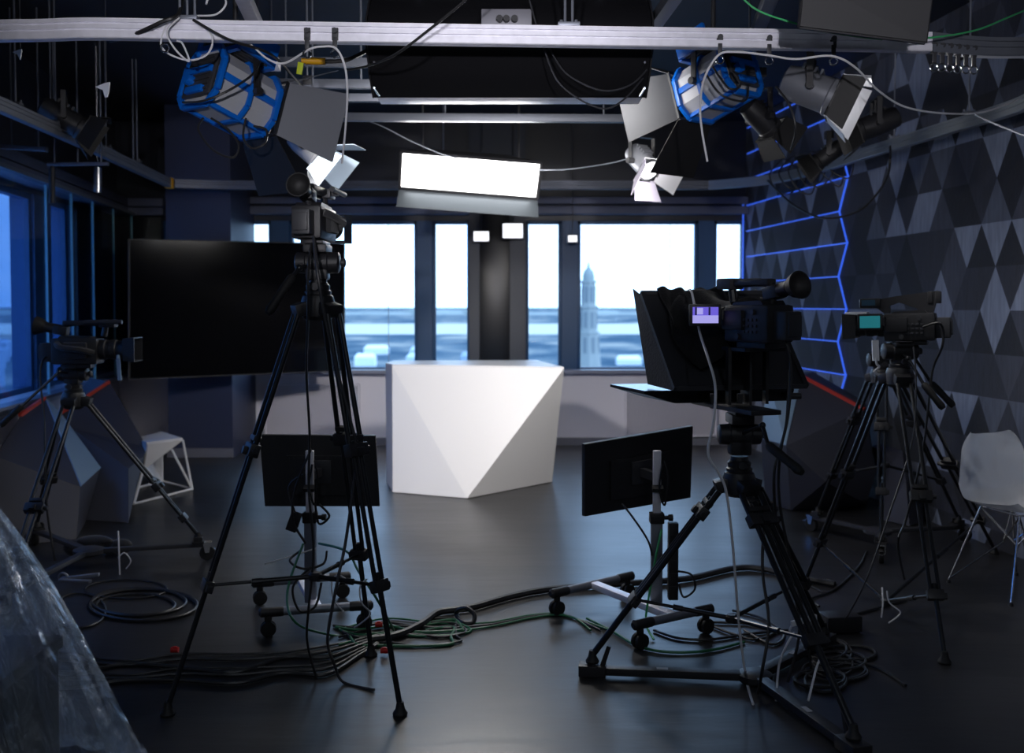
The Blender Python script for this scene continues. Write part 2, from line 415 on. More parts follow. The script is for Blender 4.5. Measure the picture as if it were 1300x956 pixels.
# left wall
def lw(Y, Z, off=0): return V((LX(Y)+off, Y, Z))
def lbox(m, Y0, Y1, z0, z1, o0, o1):
    m.prism([lw(Y0, z0, o0), lw(Y1, z0, o0), lw(Y1, z0, o1), lw(Y0, z0, o1)], (0, 0, z1-z0))
m = MB(); lbox(m, FRONT, D+.3, 0, SILL, -.25, 0); struct(m.build('wall_left', M_parapet))
m = MB(); lbox(m, FRONT, D+.3, HEAD, CEIL, -.25, 0); struct(m.build('wall_left_upper', M_ceilp))
ow = [(4.6, 6.3), (6.42, 8.09), (8.5, 9.02)]
ed = [FRONT]+[q for o in ow for q in o]+[D+.2]
for i in range(0, len(ed), 2):
    m = MB(); lbox(m, ed[i], ed[i+1], SILL, HEAD, -.2, 0); struct(m.build('wall_left_pier', M_navy))
for i, (y0, y1) in enumerate(ow):
    e = bpy.data.objects.new('window_%d' % (i+7), None); C.objects.link(e); e.location = lw((y0+y1)/2, SILL, -.08); ROOT[e.name] = Matrix.Translation(e.location); struct(e)
    f = .045; m = MB()
    lbox(m, y0, y0+f, SILL, HEAD, -.11, -.03); lbox(m, y1-f, y1, SILL, HEAD, -.11, -.03); lbox(m, y0+f, y1-f, SILL, SILL+f, -.11, -.03); lbox(m, y0+f, y1-f, HEAD-f, HEAD, -.11, -.03)
    m.build('window_frame', M_navy, e, world=True)
    m = MB(); lbox(m, y0+f/2, y1-f/2, SILL+.02, HEAD-.02, -.075, -.067); m.build('pane', M_glassl, e, world=True)
m = MB(); lbox(m, FRONT, D-.02, SILL-.03, SILL+.01, 0, .16); lbox(m, FRONT, D-.1, SILL-.10, SILL-.05, 0, .06); struct(m.build('trim_5', mat('white sill', lin(200, 205, 220), .4)))
m = MB(); lbox(m, FRONT, D-.17, 2.54, 2.62, 0, .16); lbox(m, FRONT, D-.17, 2.44, 2.53, 0, .16); struct(m.build('trim_6', M_corn))
m = MB(); lbox(m, 9.06, D-.1, SILL+.02, 2.43, .01, .05); struct(m.build('trim_7', M_colb))
# frameless glass leaves in front of the left windows
gl = [(5.3, 7.72), (7.74, 8.36), (8.38, 8.98), (9.0, 9.68), (9.7, 10.4)]
for i, (y0, y1) in enumerate(gl):
    e = thing('glass_panel', ['frameless clear glass leaf nearest the camera along the left windows', 'frameless glass leaf with a pale edge beside the first left window frame', 'narrow frameless glass leaf before the narrow left window', 'frameless glass leaf before the black corner panel', 'last frameless glass leaf, beside the television'][i], 'glass panel', lw((y0+y1)/2, SILL, .22), 0, 'glass leaves along the left windows')
    m = MB(); lbox(m, y0, y1-.012, SILL+.012, 2.43, .215, .225); m.build('pane', M_glassp, e, world=True)
    m = MB(); lbox(m, y1-.012, y1, SILL+.012, 2.43, .212, .228); m.build('polished_edge', M_edge, e, world=True)
m = MB(); lbox(m, 5.2, 10.45, SILL-.01, SILL+.012, .15, .26); lbox(m, 5.2, 10.4, 2.43, 2.46, .15, .26); struct(m.build('trim_8', M_alud))

# ------------------------------------------------------------------ outdoors
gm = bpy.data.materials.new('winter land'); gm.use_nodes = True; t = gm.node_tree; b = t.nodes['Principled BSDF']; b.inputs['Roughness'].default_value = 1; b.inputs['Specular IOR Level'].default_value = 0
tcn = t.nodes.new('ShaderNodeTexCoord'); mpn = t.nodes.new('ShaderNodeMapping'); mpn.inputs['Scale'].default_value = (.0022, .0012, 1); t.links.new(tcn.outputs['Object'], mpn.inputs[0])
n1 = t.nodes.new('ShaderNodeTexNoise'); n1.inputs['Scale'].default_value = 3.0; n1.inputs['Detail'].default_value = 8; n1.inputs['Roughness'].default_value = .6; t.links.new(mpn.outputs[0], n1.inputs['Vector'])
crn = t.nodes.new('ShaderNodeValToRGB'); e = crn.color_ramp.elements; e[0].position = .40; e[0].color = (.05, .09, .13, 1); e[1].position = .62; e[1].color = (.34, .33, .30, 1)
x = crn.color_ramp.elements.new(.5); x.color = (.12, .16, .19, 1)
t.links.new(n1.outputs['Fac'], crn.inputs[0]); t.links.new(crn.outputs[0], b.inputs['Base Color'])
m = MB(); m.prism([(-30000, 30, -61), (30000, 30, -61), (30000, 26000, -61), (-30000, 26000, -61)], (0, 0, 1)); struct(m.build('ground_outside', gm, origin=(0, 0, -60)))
m = MB(); m.prism([(-30000, 2300, -60), (30000, 1900, -60), (30000, 3000, -60), (-30000, 3600, -60)], (0, 0, .3)); struct(m.build('river_outside', mat('frozen river', (.50, .48, .42, 1), .8)))
m = MB(); rnd = random.Random(5)
for i in range(46):
    x0 = -7000+i*330; h = rnd.uniform(14, 38); m.hull([(x0, 6500, -60), (x0+520, 6500, -60), (x0+260, 6300, -60), (x0+60, 6500, -60+h), (x0+420, 6500, -60+h*.8), (x0+250, 6800, -60)])
struct(m.build('hills_outside', mat('far woods', (.26, .29, .28, 1), 1)))
# bell tower
M_tow = mat('tower stone', (.33, .35, .34, 1), .9); M_dome = mat('tower dome', (.28, .31, .30, 1), .6)
TY = 900; tx = xY(747, TY); k = TY/FPX
r = thing('bell_tower', 'tall pale tiered bell tower with a domed top seen through the right window', 'tower', (tx, TY, -60))
def tier(m, r0, r1, z0, z1, seg=8): m.lathe([(r0, z0), (r1, z1)], (0, 0, 0), (0, 0, 1), seg)
z = lambda py: zY(py, TY)+60
m = MB()
tier(m, 17*k, 15*k, 0, z(452)); tier(m, 15*k, 13.5*k, z(452), z(422)); tier(m, 14.5*k, 14.5*k, z(424), z(421)); tier(m, 11.5*k, 11*k, z(421), z(390)); tier(m, 12.5*k, 12.5*k, z(391), z(388)); tier(m, 9.5*k, 9*k, z(388), z(358)); tier(m, 10.5*k, 10.5*k, z(359), z(356))
m.build('shaft', M_tow, r)
m = MB()
for zz0, zz1, R in ((z(448), z(428), 14.3), (z(416), z(396), 11.3), (z(384), z(364), 9.3)):
    for q in range(8):
        an = PI/8+q*PI/4; a2 = V((math.cos(an), math.sin(an), 0))*R*k*.93
        m.box((a2.x, a2.y, (zz0+zz1)/2), (1.2*k, 4*k, zz1-zz0), Euler((0, 0, an)))
m.build('arch_openings', mat('tower openings', (.20, .23, .25, 1), 1), r)
m = MB(); m.lathe([(7.5*k, z(356)), (7.8*k, z(351)), (6.5*k, z(345)), (3.5*k, z(341)), (1.6*k, z(338)), (1.8*k, z(335)), (.5*k, z(333)), (.3*k, z(326))], (0, 0, 0), (0, 0, 1), 16); m.build('dome', M_dome, r)
# a few blocks of houses in the near city
rnd = random.Random(9)
bi = 0
for row, Y0 in enumerate((720, 860, 1020, 1250)):
    for i in range(-9, 7):
        X = (i+rnd.uniform(.2, .45))*Y0*.052; Y = Y0+rnd.uniform(-20, 20)
        if abs(X/Y-tx/TY) < .03 or rnd.random() < .45: continue
        hh = rnd.uniform(5, 12); ww = rnd.uniform(.014, .03)*Y0; bi += 1
        m = MB(); m.box((X, Y, -60+hh/2), (ww, 14, hh)); m.hull([(X-ww/2, Y-7, -60+hh), (X+ww/2, Y-7, -60+hh), (X+ww/2, Y+7, -60+hh), (X-ww/2, Y+7, -60+hh), (X+ww*.4, Y, -56+hh), (X-ww*.4, Y, -56+hh)])
        c = [(.55, .62, .70, 1), (.30, .38, .48, 1), (.80, .84, .88, 1)][bi % 3]
        tag(m.build('distant_building', mat('far facade %d' % (bi % 3), c, .9)), 'tiny blurred snow-roofed building of the city far below the windows', 'building', 'distant city buildings below the windows')
rnd = random.Random(19)
for i in range(9):
    Y = 520+i*110; X = -Y*.47-60; hh = rnd.uniform(8, 26)
    m = MB(); m.box((X, Y, -60+hh/2), (rnd.uniform(25, 45), 30, hh)); m.box((X, Y, -60+hh+1), (12, 10, 2))
    tag(m.build('distant_building', mat('far facade 1', (.5, .5, .5, 1), .9)), 'tiny blurred building seen through the tinted left window', 'building', 'distant city buildings beyond the left window')
#PART2
# ------------------------------------------------------------------ television on the column
r = thing('television', 'very large black wall television hanging in front of the left windows', 'television', (xY(300, 9.3), 9.4, 1.0))
tl, tr_, br, bl_ = aY(163, 303, 8.95), aY(438, 309, 9.85), aY(438, 471, 9.85), aY(163, 482, 8.95)
nrm = (tr_-tl).cross(bl_-tl).normalized()
if nrm.y < 0: nrm = -nrm
m = MB(); m.prism([tl, tr_, br, bl_], nrm*.05); m.build('housing', M_black, r, world=True)
cc = (tl+tr_+br+bl_)/4; ins = lambda p, s=.985: cc+(p-cc)*s-nrm*.004
m = MB(); m.prism([ins(p) for p in (tl, tr_, br, bl_)], nrm*.006); m.build('screen', mat('switched off screen', (.003, .003, .004, 1), .12, spec=.22), r, world=True)
m = MB(); pc = V((xY(253, cY), cY, 1.55)); q = cc+nrm*.05
# wall arm from the column to the back of the set
hit = V((pc.x, q.y+(q.x-pc.x)*0, 1.5))
yb = tl.y+(pc.x-tl.x)*(tr_.y-tl.y)/(tr_.x-tl.x)+.05
m.box((pc.x, cY-.012, 1.5), (.3, .02, .4)); m.bar((pc.x-.08, cY-.02, 1.5), (pc.x-.08, yb, 1.5), .05, .08); m.bar((pc.x+.08, cY-.02, 1.5), (pc.x+.08, yb+.05, 1.5), .05, .08)
m.build('wall_bracket', M_dark, r, world=True)

# ------------------------------------------------------------------ white faceted desk
r = thing('presenter_desk', 'large white faceted news desk with a triangular front in the middle of the room', 'desk', (xY(600, 8.3), 8.3, 0))
TL, TR, VB = aY(498, 464.4, 8.22), aY(716, 467.6, 7.86), aZ(593, 632.5, .005)
TL.z = TR.z = 1.0
BL, BR = aZ(498.5, 624.5, .005), aZ(701, 611.5, .005)
LB, LTp = aZ(490.6, 612, .005), aY(489.5, 463.4, 8.4); LTp.z = 1.0
BK1, BK2 = aY(500, 459.5, 8.75), aY(681, 459.5, 8.85); BK1.z = BK2.z = 1.0
B1 = V((BK1.x, BK1.y, .005)); B2 = V((BK2.x+.1, BK2.y, .005))
m = MB()
P = {k: m.bm.verts.new(v) for k, v in dict(TL=TL, TR=TR, VB=VB, BL=BL, BR=BR, LB=LB, LT=LTp, K1=BK1, K2=BK2, B1=B1, B2=B2).items()}
for f in ('TL TR VB', 'TL VB BL', 'TR BR VB', 'TL BL LB LT', 'LT LB B1 K1', 'TR K2 B2', 'TR B2 BR', 'K1 B1 B2 K2', 'BL VB BR B2 B1 LB'):
    m._f([P[q] for q in f.split()])
m.build('base', M_white, r, world=True, angle=5)
m = MB(); top = [TL, TR, BK2, BK1, LTp]; m.prism([p+V((0, 0, .0005)) for p in top], (0, 0, .012)); m.build('desk_top', M_white, r, world=True, angle=5)

# ------------------------------------------------------------------ dark faceted podiums
def podium(label, V_, facets, back, pale=(), edge=None):
    pts = {k: V((min(max(p[0], LX(p[1])+.27), RX(p[1])-.06), p[1], max(p[2], .004))) for k, p in V_.items()}
    c = sum(pts.values(), V())/len(pts); r = thing('faceted_podium', label, 'podium', (c.x, c.y, 0))
    m = MB(); P = {k: m.bm.verts.new(p) for k, p in pts.items()}
    for f in facets: m._f([P[q] for q in f.split()])
    be = [e for e in m.bm.edges if len(e.link_faces) == 1]
    g = bmesh.ops.extrude_edge_only(m.bm, edges=be); nv = [v for v in g['geom'] if isinstance(v, bmesh.types.BMVert)]
    for v in nv: v.co += V(back); v.co.x = min(max(v.co.x, LX(v.co.y)+.27), RX(v.co.y)-.05)
    bmesh.ops.holes_fill(m.bm, edges=[e for e in m.bm.edges if len(e.link_faces) == 1], sides=0); bmesh.ops.triangulate(m.bm, faces=[f for f in m.bm.faces if len(f.verts) > 4])
    m.build('body', M_facet, r, world=True, angle=3)
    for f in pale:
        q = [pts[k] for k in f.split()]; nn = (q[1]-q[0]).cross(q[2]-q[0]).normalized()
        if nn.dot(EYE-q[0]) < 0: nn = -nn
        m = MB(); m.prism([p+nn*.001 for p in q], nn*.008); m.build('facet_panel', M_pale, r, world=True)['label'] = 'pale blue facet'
    if edge:
        m = MB(); m.bar(pts[edge[0]]+V((0, -.004, .004)), pts[edge[1]]+V((0, -.004, .004)), .024, .024); m.build('edge_trim', M_orange, r, world=True)['label'] = 'red orange edge'
    return r
G = lambda x, y: aZ(x, y, .004)
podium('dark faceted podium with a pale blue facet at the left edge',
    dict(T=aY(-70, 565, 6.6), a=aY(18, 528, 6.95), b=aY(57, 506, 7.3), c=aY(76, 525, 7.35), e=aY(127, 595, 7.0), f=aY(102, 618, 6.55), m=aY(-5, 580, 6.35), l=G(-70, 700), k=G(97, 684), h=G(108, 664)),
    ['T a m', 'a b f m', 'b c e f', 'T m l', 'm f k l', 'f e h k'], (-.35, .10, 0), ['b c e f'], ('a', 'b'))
podium('dark faceted podium with a red edge behind the left tripod, beside the white stool',
    dict(c=aY(77, 525, 7.55), d=aY(139, 485, 7.9), g=aY(187, 568, 7.75), p=aY(183, 578, 7.6), q=aY(90, 543, 7.45), s=aY(163, 595, 7.15), t=aY(119, 628, 6.95), h=G(163, 664), i=G(108, 660)),
    ['c d g q', 'g p q', 'q p s', 'q s t', 't s h i', 's p h'], (-.35, .45, 0), [], ('c', 'd'))
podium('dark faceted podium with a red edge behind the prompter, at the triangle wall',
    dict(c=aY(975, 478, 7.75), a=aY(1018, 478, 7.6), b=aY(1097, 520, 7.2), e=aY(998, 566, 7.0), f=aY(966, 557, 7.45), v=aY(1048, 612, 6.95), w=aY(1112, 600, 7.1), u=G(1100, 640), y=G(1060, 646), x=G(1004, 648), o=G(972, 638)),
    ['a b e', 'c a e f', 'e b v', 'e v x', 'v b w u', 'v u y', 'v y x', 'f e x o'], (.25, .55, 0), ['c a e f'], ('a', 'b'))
podium('low black faceted podium at the triangle wall, behind the right camera tripods',
    dict(a=aY(1122, 575, 7.3), b=aY(1165, 572, 7.15), c=aY(1190, 612, 6.95), d=aY(1150, 610, 6.85), e=aY(1188, 640, 6.85), f=G(1188, 662), g=G(1155, 668), h=G(1122, 660)),
    ['a b d', 'b c d', 'd c e', 'a d h', 'd g h', 'd e f g'], (.15, .35, 0))

# ------------------------------------------------------------------ white geometric stool
r = thing('wire_stool', 'white faceted stool on a thin white wire base near the left column', 'stool', (xY(205, 8), 8.0, 0))
s1, s2, s3, s4 = aY(172, 545, 7.9), aY(205, 542.5, 8.3), aY(232, 559, 7.9), aY(186, 560, 7.65)
for p in (s1, s2, s3, s4): p.z = .425
k1 = aY(181, 598, 7.7); g1 = G(244, 622); g2_ = G(170, 641); g3 = G(206, 612); g4 = G(176, 620)
for g in (g1, g2_, g3, g4): g.z = .012
m = MB(); m.prism([s1, s2, s3, s4], (0, 0, .018)); m.build('seat', M_white, r, world=True, angle=5)
m = MB(); m.prism([s4, s3, k1], (0, .014, 0)); m.prism([s1, s4, k1], (.012, 0, 0)); m.build('side_shell', M_white, r, world=True, angle=5)
m = MB(); m.prism([k1, g3, aY(206, 572, 8.1), aY(186, 575, 8.0)], (0, .012, 0)); m.build('inner_panel', M_white, r, world=True, angle=5)
m = MB()
for p, q in ((s3, g1), (aY(218, 571, 7.85), g1), (g1, g2_), (g1, g3), (g3, g4), (g4, g2_), (k1, g2_), (k1, g4), (g3, s2)): m.cyl(p, q, .010, seg=8)
m.build('wire_frame', M_white, r, world=True)

# ------------------------------------------------------------------ plastic shell chair on the right
ch = thing('shell_chair', 'light grey plastic shell chair on a wire base at the right edge', 'chair', (2.65, 5.2, 0), math.radians(18))
def shell(u, v):      # u across, v from front lip to top of back
    s = (u-.5)*2
    prof = [(.0, -.22, .455), (.12, -.20, .445), (.35, -.02, .43), (.52, .12, .435), (.64, .19, .50), (.8, .225, .62), (1, .25, .80)]
    for A, B in zip(prof, prof[1:]):
        if v <= B[0]: break
    t = (v-A[0])/(B[0]-A[0]); t2 = t; y = A[1]+(B[1]-A[1])*t2; zz = A[2]+(B[2]-A[2])*t2
    wdt = .235-.03*max(0, v-.55)/.45-.03*(1-min(1, v/.12))
    corner = 1-.35*max(0, (v-.86)/.14)**2*1
    x = s*wdt*corner
    lift = .06*abs(s)**3*(1-v*.6)
    return (x, y-.07*abs(s)**2.5*(v > .5)*min(1, (v-.5)*3), zz+lift)
m = MB(); m.grid(shell, 16, 28); bmesh.ops.solidify(m.bm, geom=m.bm.faces[:], thickness=.006)
o = m.build('seat_shell', M_whitepl, ch, angle=60); o.modifiers.new('smooth', 'SUBSURF').levels = 1; o.modifiers['smooth'].render_levels = 1
feet = [(-.24, -.22), (.24, -.22), (.23, .22), (-.23, .22)]
for i, (x0, y0) in enumerate(feet):
    m = MB(); m.cyl((x0*.45, y0*.6, .425), (x0, y0, .012), .0055, seg=8); m.cyl((x0*.15, y0*.2, .25), (x0, y0, .02), .0045, seg=8); l = m.build('leg', M_steel, ch)
    m = MB(); m.cyl((x0, y0, 0), (x0, y0, .018), .012, .009, seg=10); m.build('glide', M_black, l)
m = MB()
for i in range(4):
    p, q = V((*feet[i], 0)), V((*feet[(i+1) % 4], 0))
    m.cyl((p.x*.15, p.y*.2, .25), (q.x*.45, q.y*.6, .42), .0045, seg=8); m.cyl((q.x*.15, q.y*.2, .25), (p.x*.45, p.y*.6, .42), .0045, seg=8); m.cyl((p.x*.45, p.y*.6, .425), (q.x*.45, q.y*.6, .425), .005, seg=8)
m.build('wire_base', M_steel, ch)

# ------------------------------------------------------------------ camera tripods
def tripod(label, bowl, feet, k1=.36, k2=.72, zs=.5, ntube=2, w=.030, headh=.18, handles=(), spreader=True, group=None, r0=.010, hubxy=None):
    bowl = V(bowl); feet = [V(f) for f in feet]; cx = sum(feet, V())/3
    r = thing('tripod', label, 'tripod', (cx.x, cx.y, 0), 0, group)
    m = MB(); m.lathe([(.045, -.10), (.062, -.085), (.066, -.03), (.058, -.005), (.05, 0)], bowl, (0, 0, 1), 20)
    for f in feet:
        d = V((f.x-bowl.x, f.y-bowl.y, 0)).normalized(); m.bar(bowl+d*.03+V((0, 0, -.045)), bowl+d*.095+V((0, 0, -.065)), .082, .05, bevel=.008)
    m.build('bowl', M_black, r, world=True)
    K2 = []
    for f in feet:
        d = V((f.x-bowl.x, f.y-bowl.y, 0)).normalized(); s = V((-d.y, d.x, 0)); hip = bowl+d*.085+V((0, 0, -.075)); ft = f+V((0, 0, .03))
        ax = (ft-hip); L = ax.length; a = ax/L; n = a.cross(s).normalized()
        p1 = hip+a*L*k1; p2 = hip+a*L*k2; K2.append((p2, s, a, n))
        m = MB()
        for sg in (-1, 1): m.cyl(hip+s*sg*w, p1+s*sg*w, r0, seg=12)
        if ntube == 3: m.cyl(hip+a*.04, p1, r0*.9, seg=12)
        offs = (-.6, .6) if ntube == 2 else (-.75, 0, .75)
        for sg in offs: m.cyl(p1-a*.02, p2+a*.0+s*0, r0*.0+.001, seg=4) if False else m.cyl(p1-a*.03+s*sg*w, p2+s*sg*w, r0*.9, seg=12)
        m.cyl(p2-a*.05, ft, r0*1.05, seg=12)
        leg = m.build('leg', M_tube, r, world=True)
        m = MB(); R = Matrix((s, n, a)).transposed()
        m.box(p1, (w*2+.036, .04, .050), R, .006); m.box(p1+n*.026+a*.008, (.03, .018, .03), R, .004); m.box(p1-a*.045, (w*1.7+.02, .03, .02), R, .004); m.cyl(p1+s*(w+.018), p1+s*(w+.036), .011)
        m.build('upper_clamp', M_black, leg, world=True)
        m = MB(); m.box(p2, (w*1.2+.034, .038, .045), R, .006); m.box(p2+s*(w*.6+.02)+a*.004, (.02, .022, .026), R, .004); m.build('lower_clamp', M_black, leg, world=True)
        m = MB(); m.lathe([(.026, 0), (.028, .008), (.018, .024), (.013, .05)], f, (0, 0, 1), 14); m.build('rubber_foot', M_rub, leg, world=True)
    if spreader:
        hub = V(((hubxy or (cx.x, cx.y))[0], (hubxy or (cx.x, cx.y))[1], zs)); m = MB(); m.lathe([(.022, -.015), (.026, -.008), (.026, .008), (.018, .016)], hub, (0, 0, 1), 14)
        sp = m.build('spreader', M_black, r, world=True)
        for p2, s, a, n in K2:
            m = MB(); q = p2-V((0, 0, .0)); mid = hub+(q-hub)*.55; m.cyl(hub, mid, .009, seg=10); m.cyl(hub+(q-hub)*.5, q, .0065, seg=10); m.cyl(hub+(q-hub)*.5, hub+(q-hub)*.6, .012, seg=10)
            m.build('spreader_arm', M_tube, sp, world=True)
    # fluid head
    m = MB(); m.lathe([(.05, 0), (.052, .012), (.045, .018), (.047, .035), (.036, .045), (.034, .06)], bowl, (0, 0, 1), 20)
    zc = headh*.60
    m.box(bowl+V((0, 0, headh*.45)), (.085, .075, headh*.36), None, .012)
    hx = V((1, 0, 0)); m.lathe([(.030, -.085), (.040, -.08), (.042, -.045), (.046, -.04), (.048, 0), (.046, .04), (.042, .045), (.040, .08), (.030, .085)], bowl+V((0, 0, zc)), hx, 18)
    m.box(bowl+V((0, 0, headh*.86)), (.09, .13, headh*.16), None, .008); m.box(bowl+V((0, 0, headh*.97)), (.07, .16, headh*.06), None, .004)
    h = m.build('fluid_head', M_black, r, world=True)
    m = MB(); m.lathe([(.012, 0), (.017, .004), (.017, .016), (.010, .02)], bowl+V((.088, 0, zc)), hx, 12); m.build('drag_knob', M_dark, h, world=True)
    m = MB(); m.lathe([(.010, 0), (.015, .004), (.015, .014)], bowl+V((0, -.05, .03)), (0, -1, 0), 12); m.build('pan_knob', M_dark, h, world=True)
    for a, b2, c in handles:
        m = MB(); a, b2, c = V(a), V(b2), V(c); m.cyl(bowl+V((0, 0, zc)), a, .007); m.cyl(a, b2, .008, seg=10); m.sphere(a, .013); q = m.build('pan_handle', M_tube, h, world=True)
        m = MB(); d = (c-b2); m.lathe([(.012, 0), (.017, .01), (.018, d.length*.3), (.016, d.length*.6), (.018, d.length*.9), (.012, d.length)], b2, d, 14); m.build('grip', M_rub, h, world=True)
    return r

fB = [aZ(213, 908), aZ(508, 908), aZ(471, 833)]
bB = V((xY(404, 3.85), 3.85, zY(374, 3.85)))
tripod('tall black camera tripod in the centre, left of the white desk', bB, fB, .355, .70, aY(400, 727, 3.85).z, headh=.205, handles=[(aY(380, 340, 3.78), aY(372, 350, 3.74), aY(340, 398, 3.66))])
# prompter tripod
fC = [aZ(752, 858), aZ(1045, 820), aZ(1083, 958)]
cC = sum(fC, V())/3; bC = V((xY(940, 3.95), 3.95, zY(598, 3.95)))
for f in fC: f.z = .055
tripod('black camera tripod carrying the teleprompter, right of centre', bC, fC, .13, .66, zY(780, 3.95), ntube=3, w=.042, headh=.245, r0=.0125, handles=[(aY(968, 540, 3.7), aY(975, 565, 3.62), aY(1018, 600, 3.45))], hubxy=(xY(932, 3.9), 3.9))
# right tripod
fD = [aZ(1023, 743), aZ(1199, 842), aZ(1262, 703)]
bD = V((xY(1143, 4.9), 4.9, zY(466, 4.9)))
tripod('black camera tripod in front of the triangle wall, beside the shell chair', bD, fD, .45, .80, zY(752, 4.9), headh=.13, handles=[(aY(1153, 455, 4.8), aY(1172, 487, 4.75), aY(1198, 519, 4.7)), (aY(1158, 450, 5.0), aY(1182, 486, 4.92), aY(1211, 516, 4.85))], hubxy=(xY(1130, 4.75), 4.75))
# left tripod
fA = [aZ(252, 712), aZ(14, 775), aZ(48, 694)]
for f in fA: f.z = .12
bA = V((xY(92, 5.7), 5.7, zY(497, 5.7)))
tripod('black camera tripod at the left, on a wheeled dolly before the dark podiums', bA, fA, .62, .86, .4, headh=.17, spreader=False, handles=[(aY(75, 472, 5.6), aY(28, 515, 5.5), aY(0, 541, 5.45))])
# tripod behind the right one
fE = [aZ(1038, 676), aZ(1118, 712), aZ(1216, 688)]
for f in fE: f.z = .12
bE = V((xY(1120, 6.1), 6.1, zY(468, 6.1)))
tripod('slim black tripod on a dolly, half hidden behind the right camera', bE, fE, .30, .72, .5, headh=.09, w=.026)

# dollies
def caster(m, c, d=(0, 1, 0), R=.05, brake=True):
    c = V(c); d = V(d).normalized(); s = V((-d.y, d.x, 0)); return m
def dolly(label, hub, ends, hz=.095, wr=.045, cat='dolly', light=False, leave_off=()):
    hub = V(hub); r = thing('tripod_dolly', label, cat, (hub.x, hub.y, 0))
    m = MB(); m.lathe([(.07, -.02), (.085, -.01), (.085, .01), (.06, .02)], V((hub.x, hub.y, hz)), (0, 0, 1), 20); h = m.build('hub', M_dark, r, world=True)
    for i, e in enumerate(ends):
        e = V((e[0], e[1], hz)); hc = V((hub.x, hub.y, hz)); d = (e-hc).normalized(); s = V((-d.y, d.x, 0))
        m = MB(); m.bar(hc+d*.06, e+d*.03, .042, .024, bevel=.004); a = m.build('arm', M_dark, r, world=True)
        m = MB(); m.box(e+V((0, 0, .018)), (.07, .07, .012), Euler((0, 0, math.atan2(d.y, d.x))), .003)
        for q in (-1, 1): m.box(e+s*q*.028+V((0, 0, .036)), (.05, .012, .03), Euler((0, 0, math.atan2(d.y, d.x))), .003)
        m.build('foot_cup', M_black, a, world=True)
        w0 = e+d*.05; m = MB(); m.lathe([(wr*.5, -.014), (wr*.95, -.013), (wr, -.006), (wr, .006), (wr*.95, .013), (wr*.5, .014)], V((w0.x, w0.y, wr)), s, 18); wh = m.build('wheel', M_rub, r, world=True)
        m = MB()
        for q in (-1, 1): m.prism([w0+s*q*.019+V((0, 0, wr*.1-hz+wr))+d*.012, w0+s*q*.019+V((0, 0, wr*.1-hz+wr))-d*.012, w0+s*q*.019+V((0, 0, .01))-d*.022, w0+s*q*.019+V((0, 0, .01))+d*.022], s*q*.004)
        m.box(w0+V((0, 0, .012)), (.05, .05, .008), Euler((0, 0, math.atan2(d.y, d.x)))); m.box(w0+d*.05+V((0, 0, -.03)), (.03, .022, .008), Euler((0, .3, math.atan2(d.y, d.x))))
        m.build('fork', M_steel, wh, world=True)
    return r
hubA = V((xY(108, 5.65), 5.65, 0))
dolly('black wheeled dolly under the left tripod, tangled in cables', hubA, fA)
dolly('black wheeled dolly with chrome casters under the slim tripod behind', V((xY(1118, 6.15), 6.15, 0)), fE)
def ground_spreader(label, hub, ends):
    r = thing('ground_spreader', label, 'spreader', (hub.x, hub.y, 0)); hub = V((hub.x, hub.y, .03))
    m = MB(); m.lathe([(.06, -.02), (.07, -.01), (.07, .01), (.05, .018)], hub, (0, 0, 1), 20); m.build('hub', M_black, r, world=True)
    for e in ends:
        e = V((e.x, e.y, .026)); d = (e-hub).normalized(); m = MB(); m.bar(hub+d*.05, e-d*.03, .05, .03, bevel=.004); a = m.build('arm', M_black, r, world=True)
        m = MB(); m.box(e+V((0, 0, .002)), (.11, .075, .045), Euler((0, 0, math.atan2(d.y, d.x))), .006); m.prism([e-d*.03+V((0, 0, .02)), e-d*.05+V((0, 0, .02)), e-d*.075+V((0, 0, .10)), e-d*.06+V((0, 0, .105))], V((-d.y, d.x, 0))*.02); m.build('clamp_foot', M_black, a, world=True)
        m = MB(); m.box(e-d*.28+V((0, 0, .0155)), (.045, .02, .002), Euler((0, 0, math.atan2(d.y, d.x)))); m.build('scale_mark', M_silver, a, world=True)
    return r
ground_spreader('flat black floor spreader under the prompter tripod', V((xY(962, 3.9), 3.9, 0)), fC)

